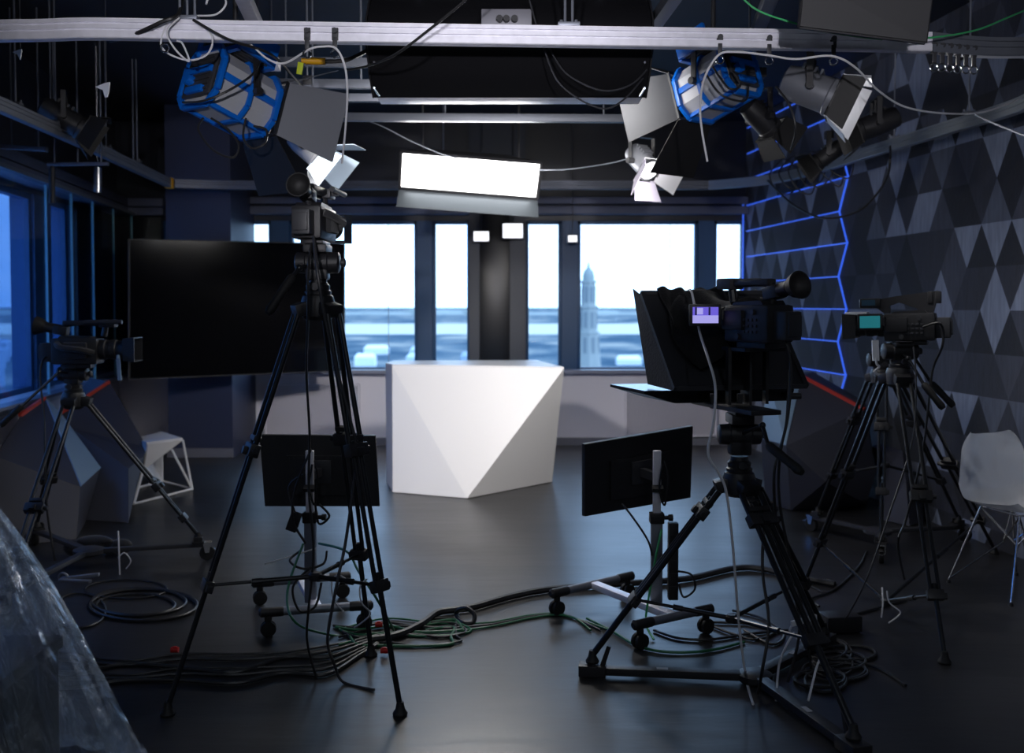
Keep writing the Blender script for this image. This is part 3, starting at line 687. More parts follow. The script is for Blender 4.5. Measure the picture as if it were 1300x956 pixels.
# ------------------------------------------------------------------ video cameras
def local(loc, yaw, pitch=0): return Matrix.Translation(V(loc)) @ Matrix.Rotation(yaw, 4, 'Z') @ Matrix.Rotation(-pitch, 4, 'Y')
def camcorder(label, loc, yaw, pitch=0, s=1.0, flip=1, lcd=None, lcdang=70, hood=True, compact=False):
    # lens along +x, left side +y; base at z=0; about .36 long
    r = thing('video_camera', label, 'video camera', mtx=local(loc, yaw, pitch) @ Matrix.Scale(1, 4))
    S = s
    m = MB(); m.box((-.02*S, 0, .075*S), (.20*S, .105*S, .115*S), None, .012*S); m.box((-.02*S, 0, .012*S), (.13*S, .06*S, .024*S), None, .003)
    m.box((.03*S, .055*S, .085*S), (.09*S, .015*S, .06*S), None, .004); m.prism([(-.10*S, -.045*S, .12*S), (.06*S, -.045*S, .12*S), (.04*S, -.045*S, .14*S), (-.08*S, -.045*S, .145*S)], (0, .09*S, 0))
    m.build('body', M_black, r)
    m = MB()
    for i in range(4):
        for j in range(3): m.box((-.07*S+i*.018*S, .054*S, .05*S+j*.018*S), (.011*S, .006*S, .008*S), None, .001)
    m.lathe([(.010*S, 0), (.010*S, .008*S)], (.01*S, .0525*S, .035*S), (0, 1, 0), 14); m.lathe([(.008*S, 0), (.008*S, .008*S)], (-.06*S, .0525*S, .11*S), (0, 1, 0), 12)
    m.build('control_buttons', M_dark, r)
    m = MB(); m.lathe([(.036*S, 0), (.046*S, .006), (.046*S, .03*S), (.042*S, .034*S), (.042*S, .05*S), (.045*S, .052*S), (.045*S, .075*S), (.041*S, .08*S), (.041*S, .10*S), (.044*S, .105*S), (.044*S, .12*S)], (.075*S, 0, .082*S), (1, 0, 0), 28)
    ln = m.build('lens', M_black, r)
    m = MB(); m.lathe([(.034*S, 0), (.03*S, .004), (.0, .008*S)], (.19*S, 0, .082*S), (1, 0, 0), 20); m.build('front_glass', M_gloss, ln)
    if hood:
        m = MB(); A = []
        for (x, hw, hh) in ((.192*S, .048*S, .046*S), (.245*S, .060*S, .050*S)):
            A.append([(x, hw, .082*S+hh), (x, hw, .082*S-hh), (x, -hw, .082*S-hh), (x, -hw, .082*S+hh)])
        for i in range(4):
            p = [A[0][i], A[0][(i+1) % 4], A[1][(i+1) % 4], A[1][i]]; vs = [m.bm.verts.new(V(q)) for q in p]; m._f(vs)
        bmesh.ops.remove_doubles(m.bm, verts=m.bm.verts, dist=1e-5); bmesh.ops.solidify(m.bm, geom=m.bm.faces[:], thickness=.004*S)
        m.build('lens_hood', M_black, r)
    if compact:
        m = MB(); m.prism([(-.12*S, -.022*S, .168*S), (-.13*S, -.022*S, .222*S), (.03*S, -.022*S, .205*S), (.12*S, -.022*S, .19*S), (.12*S, -.022*S, .165*S), (.08*S, -.022*S, .135*S), (.055*S, -.022*S, .135*S), (.06*S, -.022*S, .165*S), (.02*S, -.022*S, .178*S), (-.05*S, -.022*S, .150*S), (-.07*S, -.022*S, .130*S), (-.11*S, -.022*S, .130*S)], (0, .044*S, 0))
        for e in (-.13, -.10): m.box((e*S, 0, .195*S), (.02*S, .052*S, .05*S), None, .004)
        m.build('top_handle', M_black, r, angle=50)
        m = MB(); m.box((.135*S, .0, .178*S), (.085*S, .06*S, .042*S), None, .008*S); vf = m.build('viewfinder', M_black, r)
        m = MB(); m.box((.140*S, .031*S, .180*S), (.055*S, .002, .024*S)); m.build('viewfinder_screen', mat('grey blue display', lin(60, 90, 110), .2), vf)
        m = MB(); m.box((.19*S, 0, .137*S), (.09*S, .075*S, .012*S), None, .003); m.build('hood_top', M_whitepl, r)['label'] = 'pale top strip'
    else:
     m = MB(); m.tube([(-.075*S, 0, .13*S), (-.085*S, 0, .175*S), (-.05*S, 0, .198*S), (.05*S, 0, .198*S), (.10*S, 0, .192*S), (.095*S, 0, .14*S)], .013*S, 10, 5); m.box((.0, 0, .201*S), (.16*S, .035*S, .020*S), None, .006*S)
     m.build('top_handle', M_black, r)
     m = MB(); m.box((.115*S, 0, .198*S), (.07*S, .055*S, .035*S), None, .006*S); m.cyl((.03*S, -.05*S, .205*S), (.19*S, -.05*S, .205*S), .010*S, seg=12); m.box((.11*S, -.035*S, .2*S), (.02*S, .03*S, .02*S)); m.build('microphone', M_dark, r)
     m = MB(); m.lathe([(.020*S, 0), (.022*S, .01*S), (.022*S, .09*S), (.026*S, .1*S)], (-.06*S, 0, .165*S), (-1, 0, .18), 20); m.box((-.09*S, 0, .168*S), (.06*S, .046*S, .04*S), Euler((0, .18, 0)), .006*S)
     vf = m.build('viewfinder', M_black, r)
     m = MB(); m.lathe([(.022*S, 0), (.034*S, .02*S), (.042*S, .045*S), (.038*S, .045*S), (.026*S, .02*S), (.012*S, .012*S)], (-.155*S, 0, .182*S), (-1, 0, .18), 24); m.build('eyecup', M_rub, vf)
    m = MB(); m.box((-.145*S, 0, .07*S), (.06*S, .062*S, .085*S), None, .006*S); m.box((-.178*S, 0, .07*S), (.008*S, .05*S, .06*S), None, .002); b0 = m.build('battery', M_dark, r)
    m = MB(); m.tube([(-.09*S, -.055*S, .11*S), (-.06*S, -.085*S, .095*S), (.02*S, -.09*S, .085*S), (.07*S, -.06*S, .07*S)], .014*S, 8); m.box((-.01*S, -.062*S, .08*S), (.10*S, .02*S, .07*S), None, .006); m.build('hand_strap', M_cloth, r)
    if lcd:
        a = math.radians(lcdang); hx = V((.075*S, .06*S*flip, .195*S if lcd == 'high' else .10*S)); d = V((-math.cos(a), math.sin(a)*flip, 0)); n = V((-math.sin(a), -math.cos(a)*flip, 0))
        R = Matrix((d, n, V((0, 0, 1)))).transposed(); cc = hx+d*.055*S
        m = MB(); m.box(cc, (.10*S, .014*S, .068*S), R, .004*S); m.cyl(hx-V((0, 0, .02)), hx+V((0, 0, .02)), .008*S); sc = m.build('flip_screen', M_black, r)
        m = MB(); m.mi = 0; w_, h_ = .080*S, .050*S; o = cc+n*.0075*S; m.box(o, (w_, .001, h_), R)
        dsp = m.build('display', mat('monitor picture', lin(60, 60, 160), .4, emit=lin(110, 95, 215), es=.9) if lcd == 'side' else mat('teal display', lin(30, 110, 120), .3, emit=lin(40, 130, 140), es=.5), sc)
        if lcd == 'side':
            m = MB(); m.box(o+n*.001+V((0, 0, -.013*S)), (w_, .001, .024*S), R); m.box(o+n*.001+d*.018*S+V((0, 0, .012*S)), (.02*S, .001, .02*S), R); q = m.build('picture_detail', [mat('monitor picture floor', lin(150, 140, 220), .4, emit=lin(170, 165, 235), es=.9)], sc)
            m = MB()
            for xx in (-.012, .030): m.box(o+n*.0015+d*xx*S+V((0, 0, .012*S)), (.006*S, .001, .025*S), R)
            m.build('picture_detail', [mat('monitor picture dark', lin(20, 18, 60), .4, emit=lin(30, 25, 80), es=.5)], sc)
    return r
# A: left camera, side-on, lens to the right
camcorder('black video camera at the left seen from the side, lens to the right', (xY(104, 5.68), 5.68, zY(467, 5.68)), math.radians(4), 0, 1.28, hood=True, lcd=None)
# B: centre camera seen from behind, lens away
camcorder('black video camera high on the tall centre tripod, seen from behind', (xY(400, 3.92), 3.95, zY(312, 3.92)), math.radians(84), -.02, 1.12, flip=-1, lcd=None)
# D
camcorder('black video camera before the triangle wall, teal side screen, lens to the left', (xY(1150, 4.9), 4.9, zY(438, 4.9)), math.radians(152), -.03, 1.18, flip=1, lcd='teal', lcdang=178, compact=True)

# ------------------------------------------------------------------ teleprompter
yawC = math.radians(107)
pc = V((xY(945, 3.95), 3.95, 0)); MC = Matrix.Translation(pc) @ Matrix.Rotation(yawC, 4, 'Z')
LC = MC.inverted()
r = thing('teleprompter', 'black teleprompter with a tilted hood and cloth in front of the right camera', 'teleprompter', mtx=MC)
A_, B_, C_, D_ = aY(858, 494, 4.00), aY(1023, 491, 4.15), aY(972, 372, 4.53), aY(815, 372, 4.38)
nn = (B_-A_).cross(D_-A_).normalized()
if nn.dot(EYE-A_) > 0: nn = -nn
m = MB(); m.prism([A_, B_, C_, D_], nn*.012)
for p, q in ((A_, B_), (B_, C_), (C_, D_), (D_, A_)): m.bar(p-nn*.003, q-nn*.003, .02, .018)
m.build('hood_frame', M_dark, r, world=True)
# flared hood sides going away from the camera
fw = V((math.cos(yawC), math.sin(yawC), 0))*.26
for p, q in ((A_, D_), (B_, C_)):
    m = MB(); m.prism([p+nn*.012, q+nn*.012, q+fw*.35+V((0, 0, .02)), p+fw], (q-p).cross(fw).normalized()*.004); m.build('hood_side', M_cloth, r, world=True)
# tray monitor
T = [aY(818, 500, 4.05), aY(1008, 497, 4.2), None, None]; zt = T[0].z; T[1].z = zt; away = V((math.cos(yawC), math.sin(yawC), 0))*.36
m = MB(); pl = [T[0], T[1], T[1]+away, T[0]+away]; m.prism(pl, (0, 0, .012)); q0, q1 = T[0]*.8+T[1]*.2, T[1]*.97+T[0]*.03
m.prism([T[0]-V((0, 0, .001)), q0-V((0, 0, .042)), q1-V((0, 0, .042)), T[1]-V((0, 0, .001))], away*.9); m.build('tray_monitor', M_gloss, r, world=True)
m = MB(); ct = aY(935, 540, 3.98); ct.z = bC.z+.25
m.bar(V((bC.x, bC.y, bC.z+.252))-away*.55, V((bC.x, bC.y, bC.z+.252))+away*.8, .13, .018, bevel=.003)
for sgn in (-.055, .055): m.bar(V((bC.x, bC.y, bC.z+.24))+away*.3+V((sgn, 0, 0)), V((bC.x, bC.y, zt))+away*.3+V((sgn, 0, 0)), .02, .02)
m.build('base_plate', M_black, r, world=True)
m = MB(); up0 = V((xY(955, 4.0), 4.0, bC.z+.26))
for q in (-.085, .085):
    s = V((math.cos(yawC-PI/2), math.sin(yawC-PI/2), 0))*q; m.bar(up0+s+away*.1, V((up0.x, up0.y, zY(441, 3.95)))+s+away*.1, .055, .012, up=(1, 0, 0))
m.bar(V((up0.x, up0.y, zY(441, 3.95)-.008))-away*.28, V((up0.x, up0.y, zY(441, 3.95)-.008))+away*.25, .18, .014); m.bar(up0+away*.12, V((up0.x, up0.y, zY(444, 3.95)))+away*.12, .16, .01, up=(1, 0, 0))
m.build('camera_bridge', M_black, r, world=True)
m = MB(); p = T[1]+V((-.04, -.03, -.02)); m.cyl(p, p+V((.06, .0, 0)), .014, seg=12); m.build('lock_knob', M_dark, r, world=True)
o = V((up0.x, up0.y, 0)); zc = zY(441, 3.95)
cam_c = camcorder('black video camera with a big eyecup and lit side screen behind the teleprompter', (xY(957, 3.92), 3.92, zc), math.radians(117), 0, 1.28, flip=1, lcd='side', lcdang=117, hood=False)
# black cloth over the lens
cl0 = V((xY(930, 4.1), 4.1, zY(385, 4.1)))
def cloth(u, v):
    # u around the opening (left-bottom -> top -> right), v from frame to camera
    an = PI*(1.28-1.4*u); R0 = .24; c0 = (A_*.28+B_*.22+C_*.22+D_*.28)-nn*.03
    xs = (B_-A_).normalized(); ys = (D_-A_).normalized()
    far = c0+xs*math.cos(an)*.20+ys*(math.sin(an)*.26)+xs*-.01
    if u > .2: far = far-nn*.012
    near = V((xY(948, 4.05), 4.05, zc+.085))+V((math.cos(an)*.10, 0, math.sin(an)*.115))
    t = v; sag = -.045*math.sin(PI*t)*(1 if math.sin(an) > 0 else .3)
    fold = .011*math.sin(u*34+v*5)*math.sin(PI*min(1, t*1.1))
    p = far.lerp(near, t)+V((0, 0, sag+fold)); p += (V((math.cos(an), 0, math.sin(an))))*fold
    return p
m = MB(); m.grid(cloth, 60, 18); bmesh.ops.solidify(m.bm, geom=m.bm.faces[:], thickness=.003)
o = m.build('black_drape', M_cloth, None, angle=70); tag(o, 'black cloth draped between the teleprompter hood and its camera lens', 'cloth')
# cloth hanging over the hood frame at the left
def cloth2(u, v):
    p = (D_.lerp(C_, .10+u*.62)).lerp(A_.lerp(B_, .12+u*.62), v*(.55+.28*math.sin(u*3.0)))
    f = .012*math.sin(u*26+v*3)+.008*math.sin(u*11-v*6)
    return p-nn*(.026+f+.012*math.sin(v*PI))
m = MB(); m.grid(cloth2, 50, 30); bmesh.ops.solidify(m.bm, geom=m.bm.faces[:], thickness=.003)
o = m.build('black_drape', M_cloth, None, angle=70); tag(o, 'folded black cloth hanging down the back of the tilted prompter hood', 'cloth')

# ------------------------------------------------------------------ monitors on stands
def leg_bar(r, p0, p1, hz=.11):
    p0 = V((p0.x, p0.y, hz)); p1 = V((p1.x, p1.y, hz)); d = (p1-p0).normalized(); m = MB(); m.cyl(p0, p1, .020, seg=14); b = m.build('foot_bar', M_alud, r, world=True)
    for p, q in ((p0, 1), (p1, -1)):
        m = MB(); m.lathe([(.012, -.01), (.023, 0), (.023, .09), (.021, .10)], p-d*q*.012, d*q, 14); m.build('end_sleeve', M_black, b, world=True)
        m = MB(); w0 = V((p.x, p.y, .036))+d*q*.02; s = V((-d.y, d.x, 0))
        for h in (-1, 1): m.lathe([(.018, -.009), (.034, -.008), (.036, 0), (.034, .008), (.018, .009)], w0+s*h*.014, s, 16)
        m.cyl(w0+V((0, 0, 0)), w0+V((0, 0, .06)), .008); m.box(w0+V((0, 0, .045)), (.03, .03, .03), None, .006); m.build('caster', M_rub, b, world=True)
def mon_stand(label, base0, post, top_z, scr, barF, barB, tilt=None, slab='x'):
    r = thing('monitor_stand', label, 'monitor stand', (post.x, post.y, 0))
    leg_bar(r, *barF); leg_bar(r, *barB)
    mf = (V(barF[0])+V(barF[1]))/2; mb = (V(barB[0])+V(barB[1]))/2; mf.z = mb.z = .11
    m = MB(); m.bar(mf, mb, .05, .032, bevel=.005); m.build('cross_tube', M_alu, r, world=True)
    m = MB(); m.box((post.x, post.y, (top_z*.62+.11)/2), (.052, .04, top_z*.62-.11), None, .004); m.build('lower_post', M_alud, r, world=True)
    m = MB(); m.box((post.x, post.y, (top_z+top_z*.55)/2), (.036, .028, top_z*.45), None, .003); m.build('upper_post', M_alu, r, world=True)
    m = MB(); m.box((post.x, post.y, top_z*.62), (.066, .056, .05), None, .006); m.cyl((post.x+.03, post.y, top_z*.62), (post.x+.06, post.y, top_z*.62), .010); m.cyl((post.x+.055, post.y, top_z*.62), (post.x+.075, post.y, top_z*.62), .016); m.build('height_clamp', M_black, r, world=True)
    m = MB(); m.bar((post.x, post.y-.02, top_z*.78), (post.x, post.y-.03, top_z*.80), .05, .03); m.tube([(post.x+.03, post.y-.035, top_z*.95), (post.x+.045, post.y-.05, top_z*.85), (post.x+.03, post.y-.04, top_z*.7), (post.x+.005, post.y-.045, top_z*.8), (post.x+.02, post.y-.045, top_z*.93)], .005, 6); m.build('cable_loop', M_bcable, r, world=True)
    return r
def monitor(label, c4, post, depth=.035):
    tl, tr, br, bl = c4; n = (tr-tl).cross(bl-tl).normalized()
    if n.y < 0: n = -n
    cc = (tl+tr+br+bl)/4; r = thing('flat_monitor', label, 'monitor', (cc.x, cc.y, min(bl.z, br.z)))
    m = MB(); m.prism([tl+n*.012, tr+n*.012, br+n*.012, bl+n*.012], n*.018); m.prism([cc+(p-cc)*.995 for p in (tl, tr, br, bl)], n*.013); m.build('housing', M_black, r, world=True)
    m = MB(); ins = [cc+(p-cc)*.55+V((0, 0, -.02)) for p in (tl, tr, br, bl)]; m.prism([p-n*.02 for p in ins], n*.022)
    for i in range(14): 
        p = ins[0].lerp(ins[1], (i+.5)/14)-V((0, 0, .012))-n*.021; m.box(p, (.008, .003, .008))
    m.build('rear_cover', M_black, r, world=True)
    m = MB(); m.prism([cc+(p-cc)*.965+n*.0305 for p in (tl, tr, br, bl)], n*.001); m.build('screen', M_gloss, r, world=True)
    m = MB(); e = tl.lerp(tr, .5)-n*.002-V((0, 0, .03)); q = MB; R = Matrix(((tr-tl).normalized(), n, V((0, 0, 1)))).transposed()
    m.box(cc-n*.027, (.11, .012, .11), R, .002); m.bar(cc-n*.03, V((post.x, post.y+.012, cc.z)), .03, .04); m.build('mount_arm', M_dark, r, world=True)
    return r
Y1 = 4.62; pL = V((xY(392, Y1), Y1, 0)); YS = 4.74
mon_stand('aluminium monitor stand on casters behind the tall centre tripod', None, pL, zY(572, Y1), None, (aZ(335, 808), aZ(468, 798)), (aZ(325, 768), aZ(440, 758)))
monitor('black flat monitor seen from behind, left of the white desk', [aY(329, 552, YS), aY(477, 553, YS+.05), aY(482, 643, YS+.05), aY(336, 643, YS)], pL)
Y2 = 4.60; pR = V((xY(835, Y2), Y2, 0))
mon_stand('aluminium monitor stand on casters, right of the white desk', None, pR, zY(572, Y2), None, (aZ(808, 825), aZ(900, 803)), (aZ(703, 782), aZ(800, 758)))
monitor('black flat monitor seen from behind, turned, right of the white desk', [aY(742, 564, 4.68), aY(880, 541, 4.88), aY(877, 632, 4.88), aY(742, 656, 4.68)], pR+V((0, .0, 0)))
m = MB(); m.box((xY(856, Y2), Y2+.0, .31), (.045, .05, .36), None, .005)
for i in range(5): m.box((xY(856, Y2), Y2-.026, .18+i*.06), (.03, .004, .035), None, .001)
tag(m.build('power_strip', M_black), 'upright black power strip strapped to the right monitor stand post', 'power strip')
m = MB(); m.box((xY(388, Y1)-.05, Y1-.05, .50), (.05, .03, .09), Euler((0, .35, 0)), .004); m.tube([(pL.x-.06, Y1-.05, .54), (pL.x-.09, Y1-.04, .66), (pL.x-.02, Y1-.05, .72)], .005)
tag(m.build('power_adapter', M_black), 'black power adapter hanging in cables on the left monitor stand', 'power adapter')

# ------------------------------------------------------------------ plastic sheet over a crate, front left
r0 = V((xY(-10, 2.55), 2.75, 0))
m = MB(); m.box((r0.x-.32, r0.y+.02, .22), (.50, .55, .44), None, .01); m.box((r0.x-.32, r0.y+.02, .46), (.52, .57, .04), None, .008)
for q in (-1, 1): m.box((r0.x-.32+q*.2, r0.y-.26, .28), (.03, .012, .12), None, .003)
tag(m.build('equipment_case', M_dark), 'dark equipment case under the clear plastic sheet, front left', 'case')
pm = bpy.data.materials.new('clear plastic sheet'); pm.use_nodes = True; t = pm.node_tree; t.nodes.clear()
o_ = t.nodes.new('ShaderNodeOutputMaterial'); tr = t.nodes.new('ShaderNodeBsdfTransparent'); tr.inputs[0].default_value = (.86, .90, .94, 1); gl = t.nodes.new('ShaderNodeBsdfGlossy'); gl.inputs['Roughness'].default_value = .16; gl.inputs[0].default_value = (.9, .95, 1, 1)
df = t.nodes.new('ShaderNodeBsdfTranslucent'); df.inputs[0].default_value = (.72, .84, .97, 1)
tcn = t.nodes.new('ShaderNodeTexCoord'); mpn = t.nodes.new('ShaderNodeMapping'); mpn.inputs['Scale'].default_value = (3.0, 3.0, .8); t.links.new(tcn.outputs['Object'], mpn.inputs[0])
n1 = t.nodes.new('ShaderNodeTexNoise'); n1.inputs['Scale'].default_value = 6; n1.inputs['Detail'].default_value = 7; n1.inputs['Distortion'].default_value = 1.2; t.links.new(mpn.outputs[0], n1.inputs['Vector'])
bpn = t.nodes.new('ShaderNodeBump'); bpn.inputs['Strength'].default_value = .8; bpn.inputs['Distance'].default_value = .10; t.links.new(n1.outputs['Fac'], bpn.inputs['Height']); t.links.new(bpn.outputs[0], gl.inputs['Normal'])
lw_ = t.nodes.new('ShaderNodeLayerWeight'); lw_.inputs['Blend'].default_value = .35; t.links.new(bpn.outputs[0], lw_.inputs['Normal'])
x1 = t.nodes.new('ShaderNodeMixShader'); x1.inputs[0].default_value = .28; t.links.new(gl.outputs[0], x1.inputs[1]); t.links.new(df.outputs[0], x1.inputs[2])
rg = t.nodes.new('ShaderNodeMapRange'); rg.inputs['To Min'].default_value = .10; rg.inputs['To Max'].default_value = .8; t.links.new(lw_.outputs['Facing'], rg.inputs['Value'])
x2 = t.nodes.new('ShaderNodeMixShader'); t.links.new(rg.outputs[0], x2.inputs[0]); t.links.new(tr.outputs[0], x2.inputs[1]); t.links.new(x1.outputs[0], x2.inputs[2]); t.links.new(x2.outputs[0], o_.inputs[0])
apex = aY(-60, 610, 2.85)
def sheet(u, v):
    an = -PI*.95+u*PI*1.9       # around
    prof = [(0, 0), (.25, .16), (.5, .42), (.75, .68), (.9, .86), (1, 1)]
    rad = .03+.50*(v**.85)+.05*math.sin(an*5+v*2)*v*v+.028*math.sin(an*13+1.7*v)*v+.012*math.sin(an*29+v*9)*v
    rx = rad*1.02; ry = rad*.85
    zz = apex.z*(1-v**1.12)+.012
    if v > .93: rad2 = 1+(v-.93)*1.6; rx *= rad2; ry *= rad2; zz = .012+.012*abs(math.sin(an*9))
    return (apex.x+.0+math.cos(an)*rx, apex.y+math.sin(an)*ry, zz)
m = MB(); m.grid(sheet, 150, 46)
tag(m.build('plastic_sheet', pm, angle=80, recalc=False), 'crumpled clear plastic sheet heaped in the lower left corner', 'plastic sheet')

# ------------------------------------------------------------------ lighting rails
RZ = 2.6; Hh = .075
def rail(m, pts, w=.05, h=Hh, sub=8):
    # grooved aluminium profile swept along a curve of points (flat)
    P = [V(p) for p in pts]
    Q = []
    for i in range(len(P)-1):
        p0 = P[max(i-1, 0)]; p1 = P[i]; p2 = P[i+1]; p3 = P[min(i+2, len(P)-1)]
        for k in range(sub):
            t = k/sub; Q.append(.5*((2*p1)+(p2-p0)*t+(2*p0-5*p1+4*p2-p3)*t*t+(3*p1-p0-3*p2+p3)*t**3))
    Q.append(P[-1]); sec = [(-w/2, -h/2), (-w/2+.004, -h/2-.004), (w/2-.004, -h/2-.004), (w/2, -h/2), (w/2, -h*.16), (w/2-.007, -h*.13), (w/2-.007, -h*.07), (w/2, -h*.04), (w/2, h*.16), (w/2-.007, h*.19), (w/2-.007, h*.26), (w/2, h*.29), (w/2, h/2), (-w/2, h/2), (-w/2, h*.29), (-w/2+.007, h*.26), (-w/2+.007, h*.19), (-w/2, h*.16), (-w/2, -h*.04), (-w/2+.007, -h*.07), (-w/2+.007, -h*.13), (-w/2, -h*.16)]
    rings = []
    for i, q in enumerate(Q):
        d = (Q[min(i+1, len(Q)-1)]-Q[max(i-1, 0)]); d.z = 0; d.normalize(); s = V((d.y, -d.x, 0))
        rings.append([m.bm.verts.new(q+s*a+V((0, 0, b))) for a, b in sec])
    for A, B in zip(rings, rings[1:]):
        for i in range(len(sec)): m._f([A[i], A[(i+1) % len(sec)], B[(i+1) % len(sec)], B[i]])
    m._f(rings[0][::-1]); m._f(rings[-1])
def PZ(px, py, Z=RZ): p = aZ(px, py, Z); return p
rl = thing('lighting_rail', 'curved aluminium lighting rail looping under the ceiling, its front bar crossing the top', 'rail', (0, 6.5, RZ))
fr = [PZ(-160, 62), PZ(-40, 42), PZ(60, 38), PZ(130, 36.5), PZ(300, 40), PZ(500, 43), PZ(700, 46), PZ(900, 49), PZ(1100, 52), PZ(1180, 54)]
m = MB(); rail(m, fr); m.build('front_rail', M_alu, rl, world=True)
m = MB(); rail(m, [PZ(1180, 54), PZ(1250, 60), V((2.45, 4.35, RZ)), V((2.62, 4.9, RZ))]); m.build('corner_rail', M_alud, rl, world=True)  # corner stretch in shadow, its shade put into the duller tone
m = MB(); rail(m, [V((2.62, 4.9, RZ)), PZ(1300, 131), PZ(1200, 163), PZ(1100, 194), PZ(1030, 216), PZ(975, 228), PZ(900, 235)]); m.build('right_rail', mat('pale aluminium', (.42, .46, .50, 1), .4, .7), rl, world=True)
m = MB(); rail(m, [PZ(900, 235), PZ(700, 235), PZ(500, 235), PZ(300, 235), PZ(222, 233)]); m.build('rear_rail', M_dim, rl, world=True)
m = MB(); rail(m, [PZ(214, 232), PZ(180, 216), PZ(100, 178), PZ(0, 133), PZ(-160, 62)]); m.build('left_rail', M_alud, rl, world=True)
def hangers(px, py, par, n=1, r=.006, gap=.03):
    p = PZ(px, py); m = MB()
    for i in range(n): m.cyl((p.x+(i-(n-1)/2)*gap, p.y, RZ+Hh/2-.01), (p.x+(i-(n-1)/2)*gap, p.y, CEIL), r, seg=8)
    m.box((p.x, p.y, RZ+Hh/2+.008), (.09 if n > 1 else .07, .05, .016), None, .003)
    for q in (-1, 1): m.cyl((p.x+q*.03, p.y, RZ+Hh/2+.01), (p.x+q*.03, p.y, RZ+Hh/2+.028), .007, seg=8)
    m.build('hanger_rod', M_alud if px > 230 else M_dim, par, world=True)  # left rods take the darker copy so they look dim
for a in ((722, 46, 2), (238, 38, 3), (68, 165, 2), (20, 142, 1), (172, 212, 2), (135, 195, 1), (563, 235, 1), (1135, 183, 1), (350, 235, 1), (1230, 153, 1)): hangers(a[0], a[1], rl, a[2])
m = MB(); p = PZ(215, 232.5); m.box(p+V((0, 0, 0)), (.07, .06, .095), None, .006); m.build('end_cap', M_yellow, rl, world=True)['label'] = 'yellow end cap'
# straight upper rails below the ceiling
def strut(label, a, b, w=.05, h=.05, mt=None, ends=True):
    a, b = V(a), V(b); m = MB(); m.bar(a, b, w, h, bevel=.004)
    r = thing('ceiling_rail', label, 'rail', ((a+b)/2), 0, 'straight rails below the dark ceiling'); m.build('profile', mt or M_dim, r, world=True)
    for t_ in (.12, .5, .88):
        p = a.lerp(b, t_)
        if CEIL-p.z > .08: m = MB(); m.cyl(p+V((0, 0, h/2-.005)), (p.x, p.y, CEIL), .006, seg=8); m.build('hanger_rod', M_dim, r, world=True)
    return r
def HZ(px, py, Y): return aY(px, py, Y)
strut('grey ceiling rail crossing between the black soft box and the lit softbox', HZ(300, 148, 6.4), HZ(830, 151, 6.4))
strut('pale ceiling rail right under the hanging black soft box', HZ(340, 124, 5.2), HZ(815, 126, 5.2), .04, .04, M_dim)
strut('short grey ceiling rail above left of the black soft box', HZ(300, 78, 5.6), HZ(480, 80, 5.6), .04, .05)
strut('second short grey ceiling rail, left of the black soft box', HZ(300, 106, 5.6), HZ(480, 107, 5.6), .04, .05)
strut('long ceiling rail running away at the top left, above the left blue lamp', (xY(300, 3.9), 3.9, 2.78), (xY(352, 5.4), 5.4, 2.78), .06, .05, M_alu)
strut('ceiling rail running away at the top, left of the right blue lamp', (xY(925, 3.3), 3.6, 2.80), (xY(800, 5.2), 5.4, 2.80), .06, .05, M_alud)
strut('ceiling rail running away at the top right, beside the hanging black flag', (xY(1010, 3.6), 3.7, 2.82), (xY(955, 5.2), 5.4, 2.82), .06, .05, M_alud)
strut('thin rail at the far left under the side rail', HZ(-30, 184, 6.6), HZ(60, 190, 6.6), .04, .03)
strut('small bracket rail hanging at the left beside the window cornice', HZ(60, 209, 6.9), HZ(138, 208, 6.9), .03, .025)
# trolleys with eyelets
def trolley(p, label, group=None):
    p = V(p); r = thing('cable_trolley', label, 'trolley', p, 0, group)
    m = MB(); m.box((0, -.03, -.012), (.026, .008, .05), None, .002); m.box((0, -.035, -.05), (.018, .006, .05), None, .002); m.cyl((0, -.045, 0), (0, -.02, 0), .011, seg=12); m.build('clip', M_dark, r)
    m = MB(); m.ring((0, -.035, -.092), (0, 1, 0), .016, .0035); m.build('eyelet', M_steel, r)
    return r
trl = [((392, 50), 'cable trolley with ring on the front rail, first of the left pair'), ((427, 50), 'cable trolley with ring on the front rail, second of the left pair'),
       ((912, 58), 'cable trolley with ring above the right blue lamp, first of three'), ((974, 59), 'cable trolley with ring above the right blue lamp, second of three'), ((1055, 60), 'cable trolley with ring on the front rail, nearest the black flag')]
for (x, y), l in trl: trolley(PZ(x, y-8)+V((0, 0, -.0)), l, 'cable trolleys on the front rail')
for i in range(6):
    p = PZ(1182+i*10, 56+i*.9); trolley((p.x, p.y, RZ-.012), 'parked cable trolley at the right end of the front rail, %s of six' % ['leftmost', 'second from left', 'third from left', 'fourth from left', 'fifth from left', 'rightmost'][i], 'parked cable trolleys')
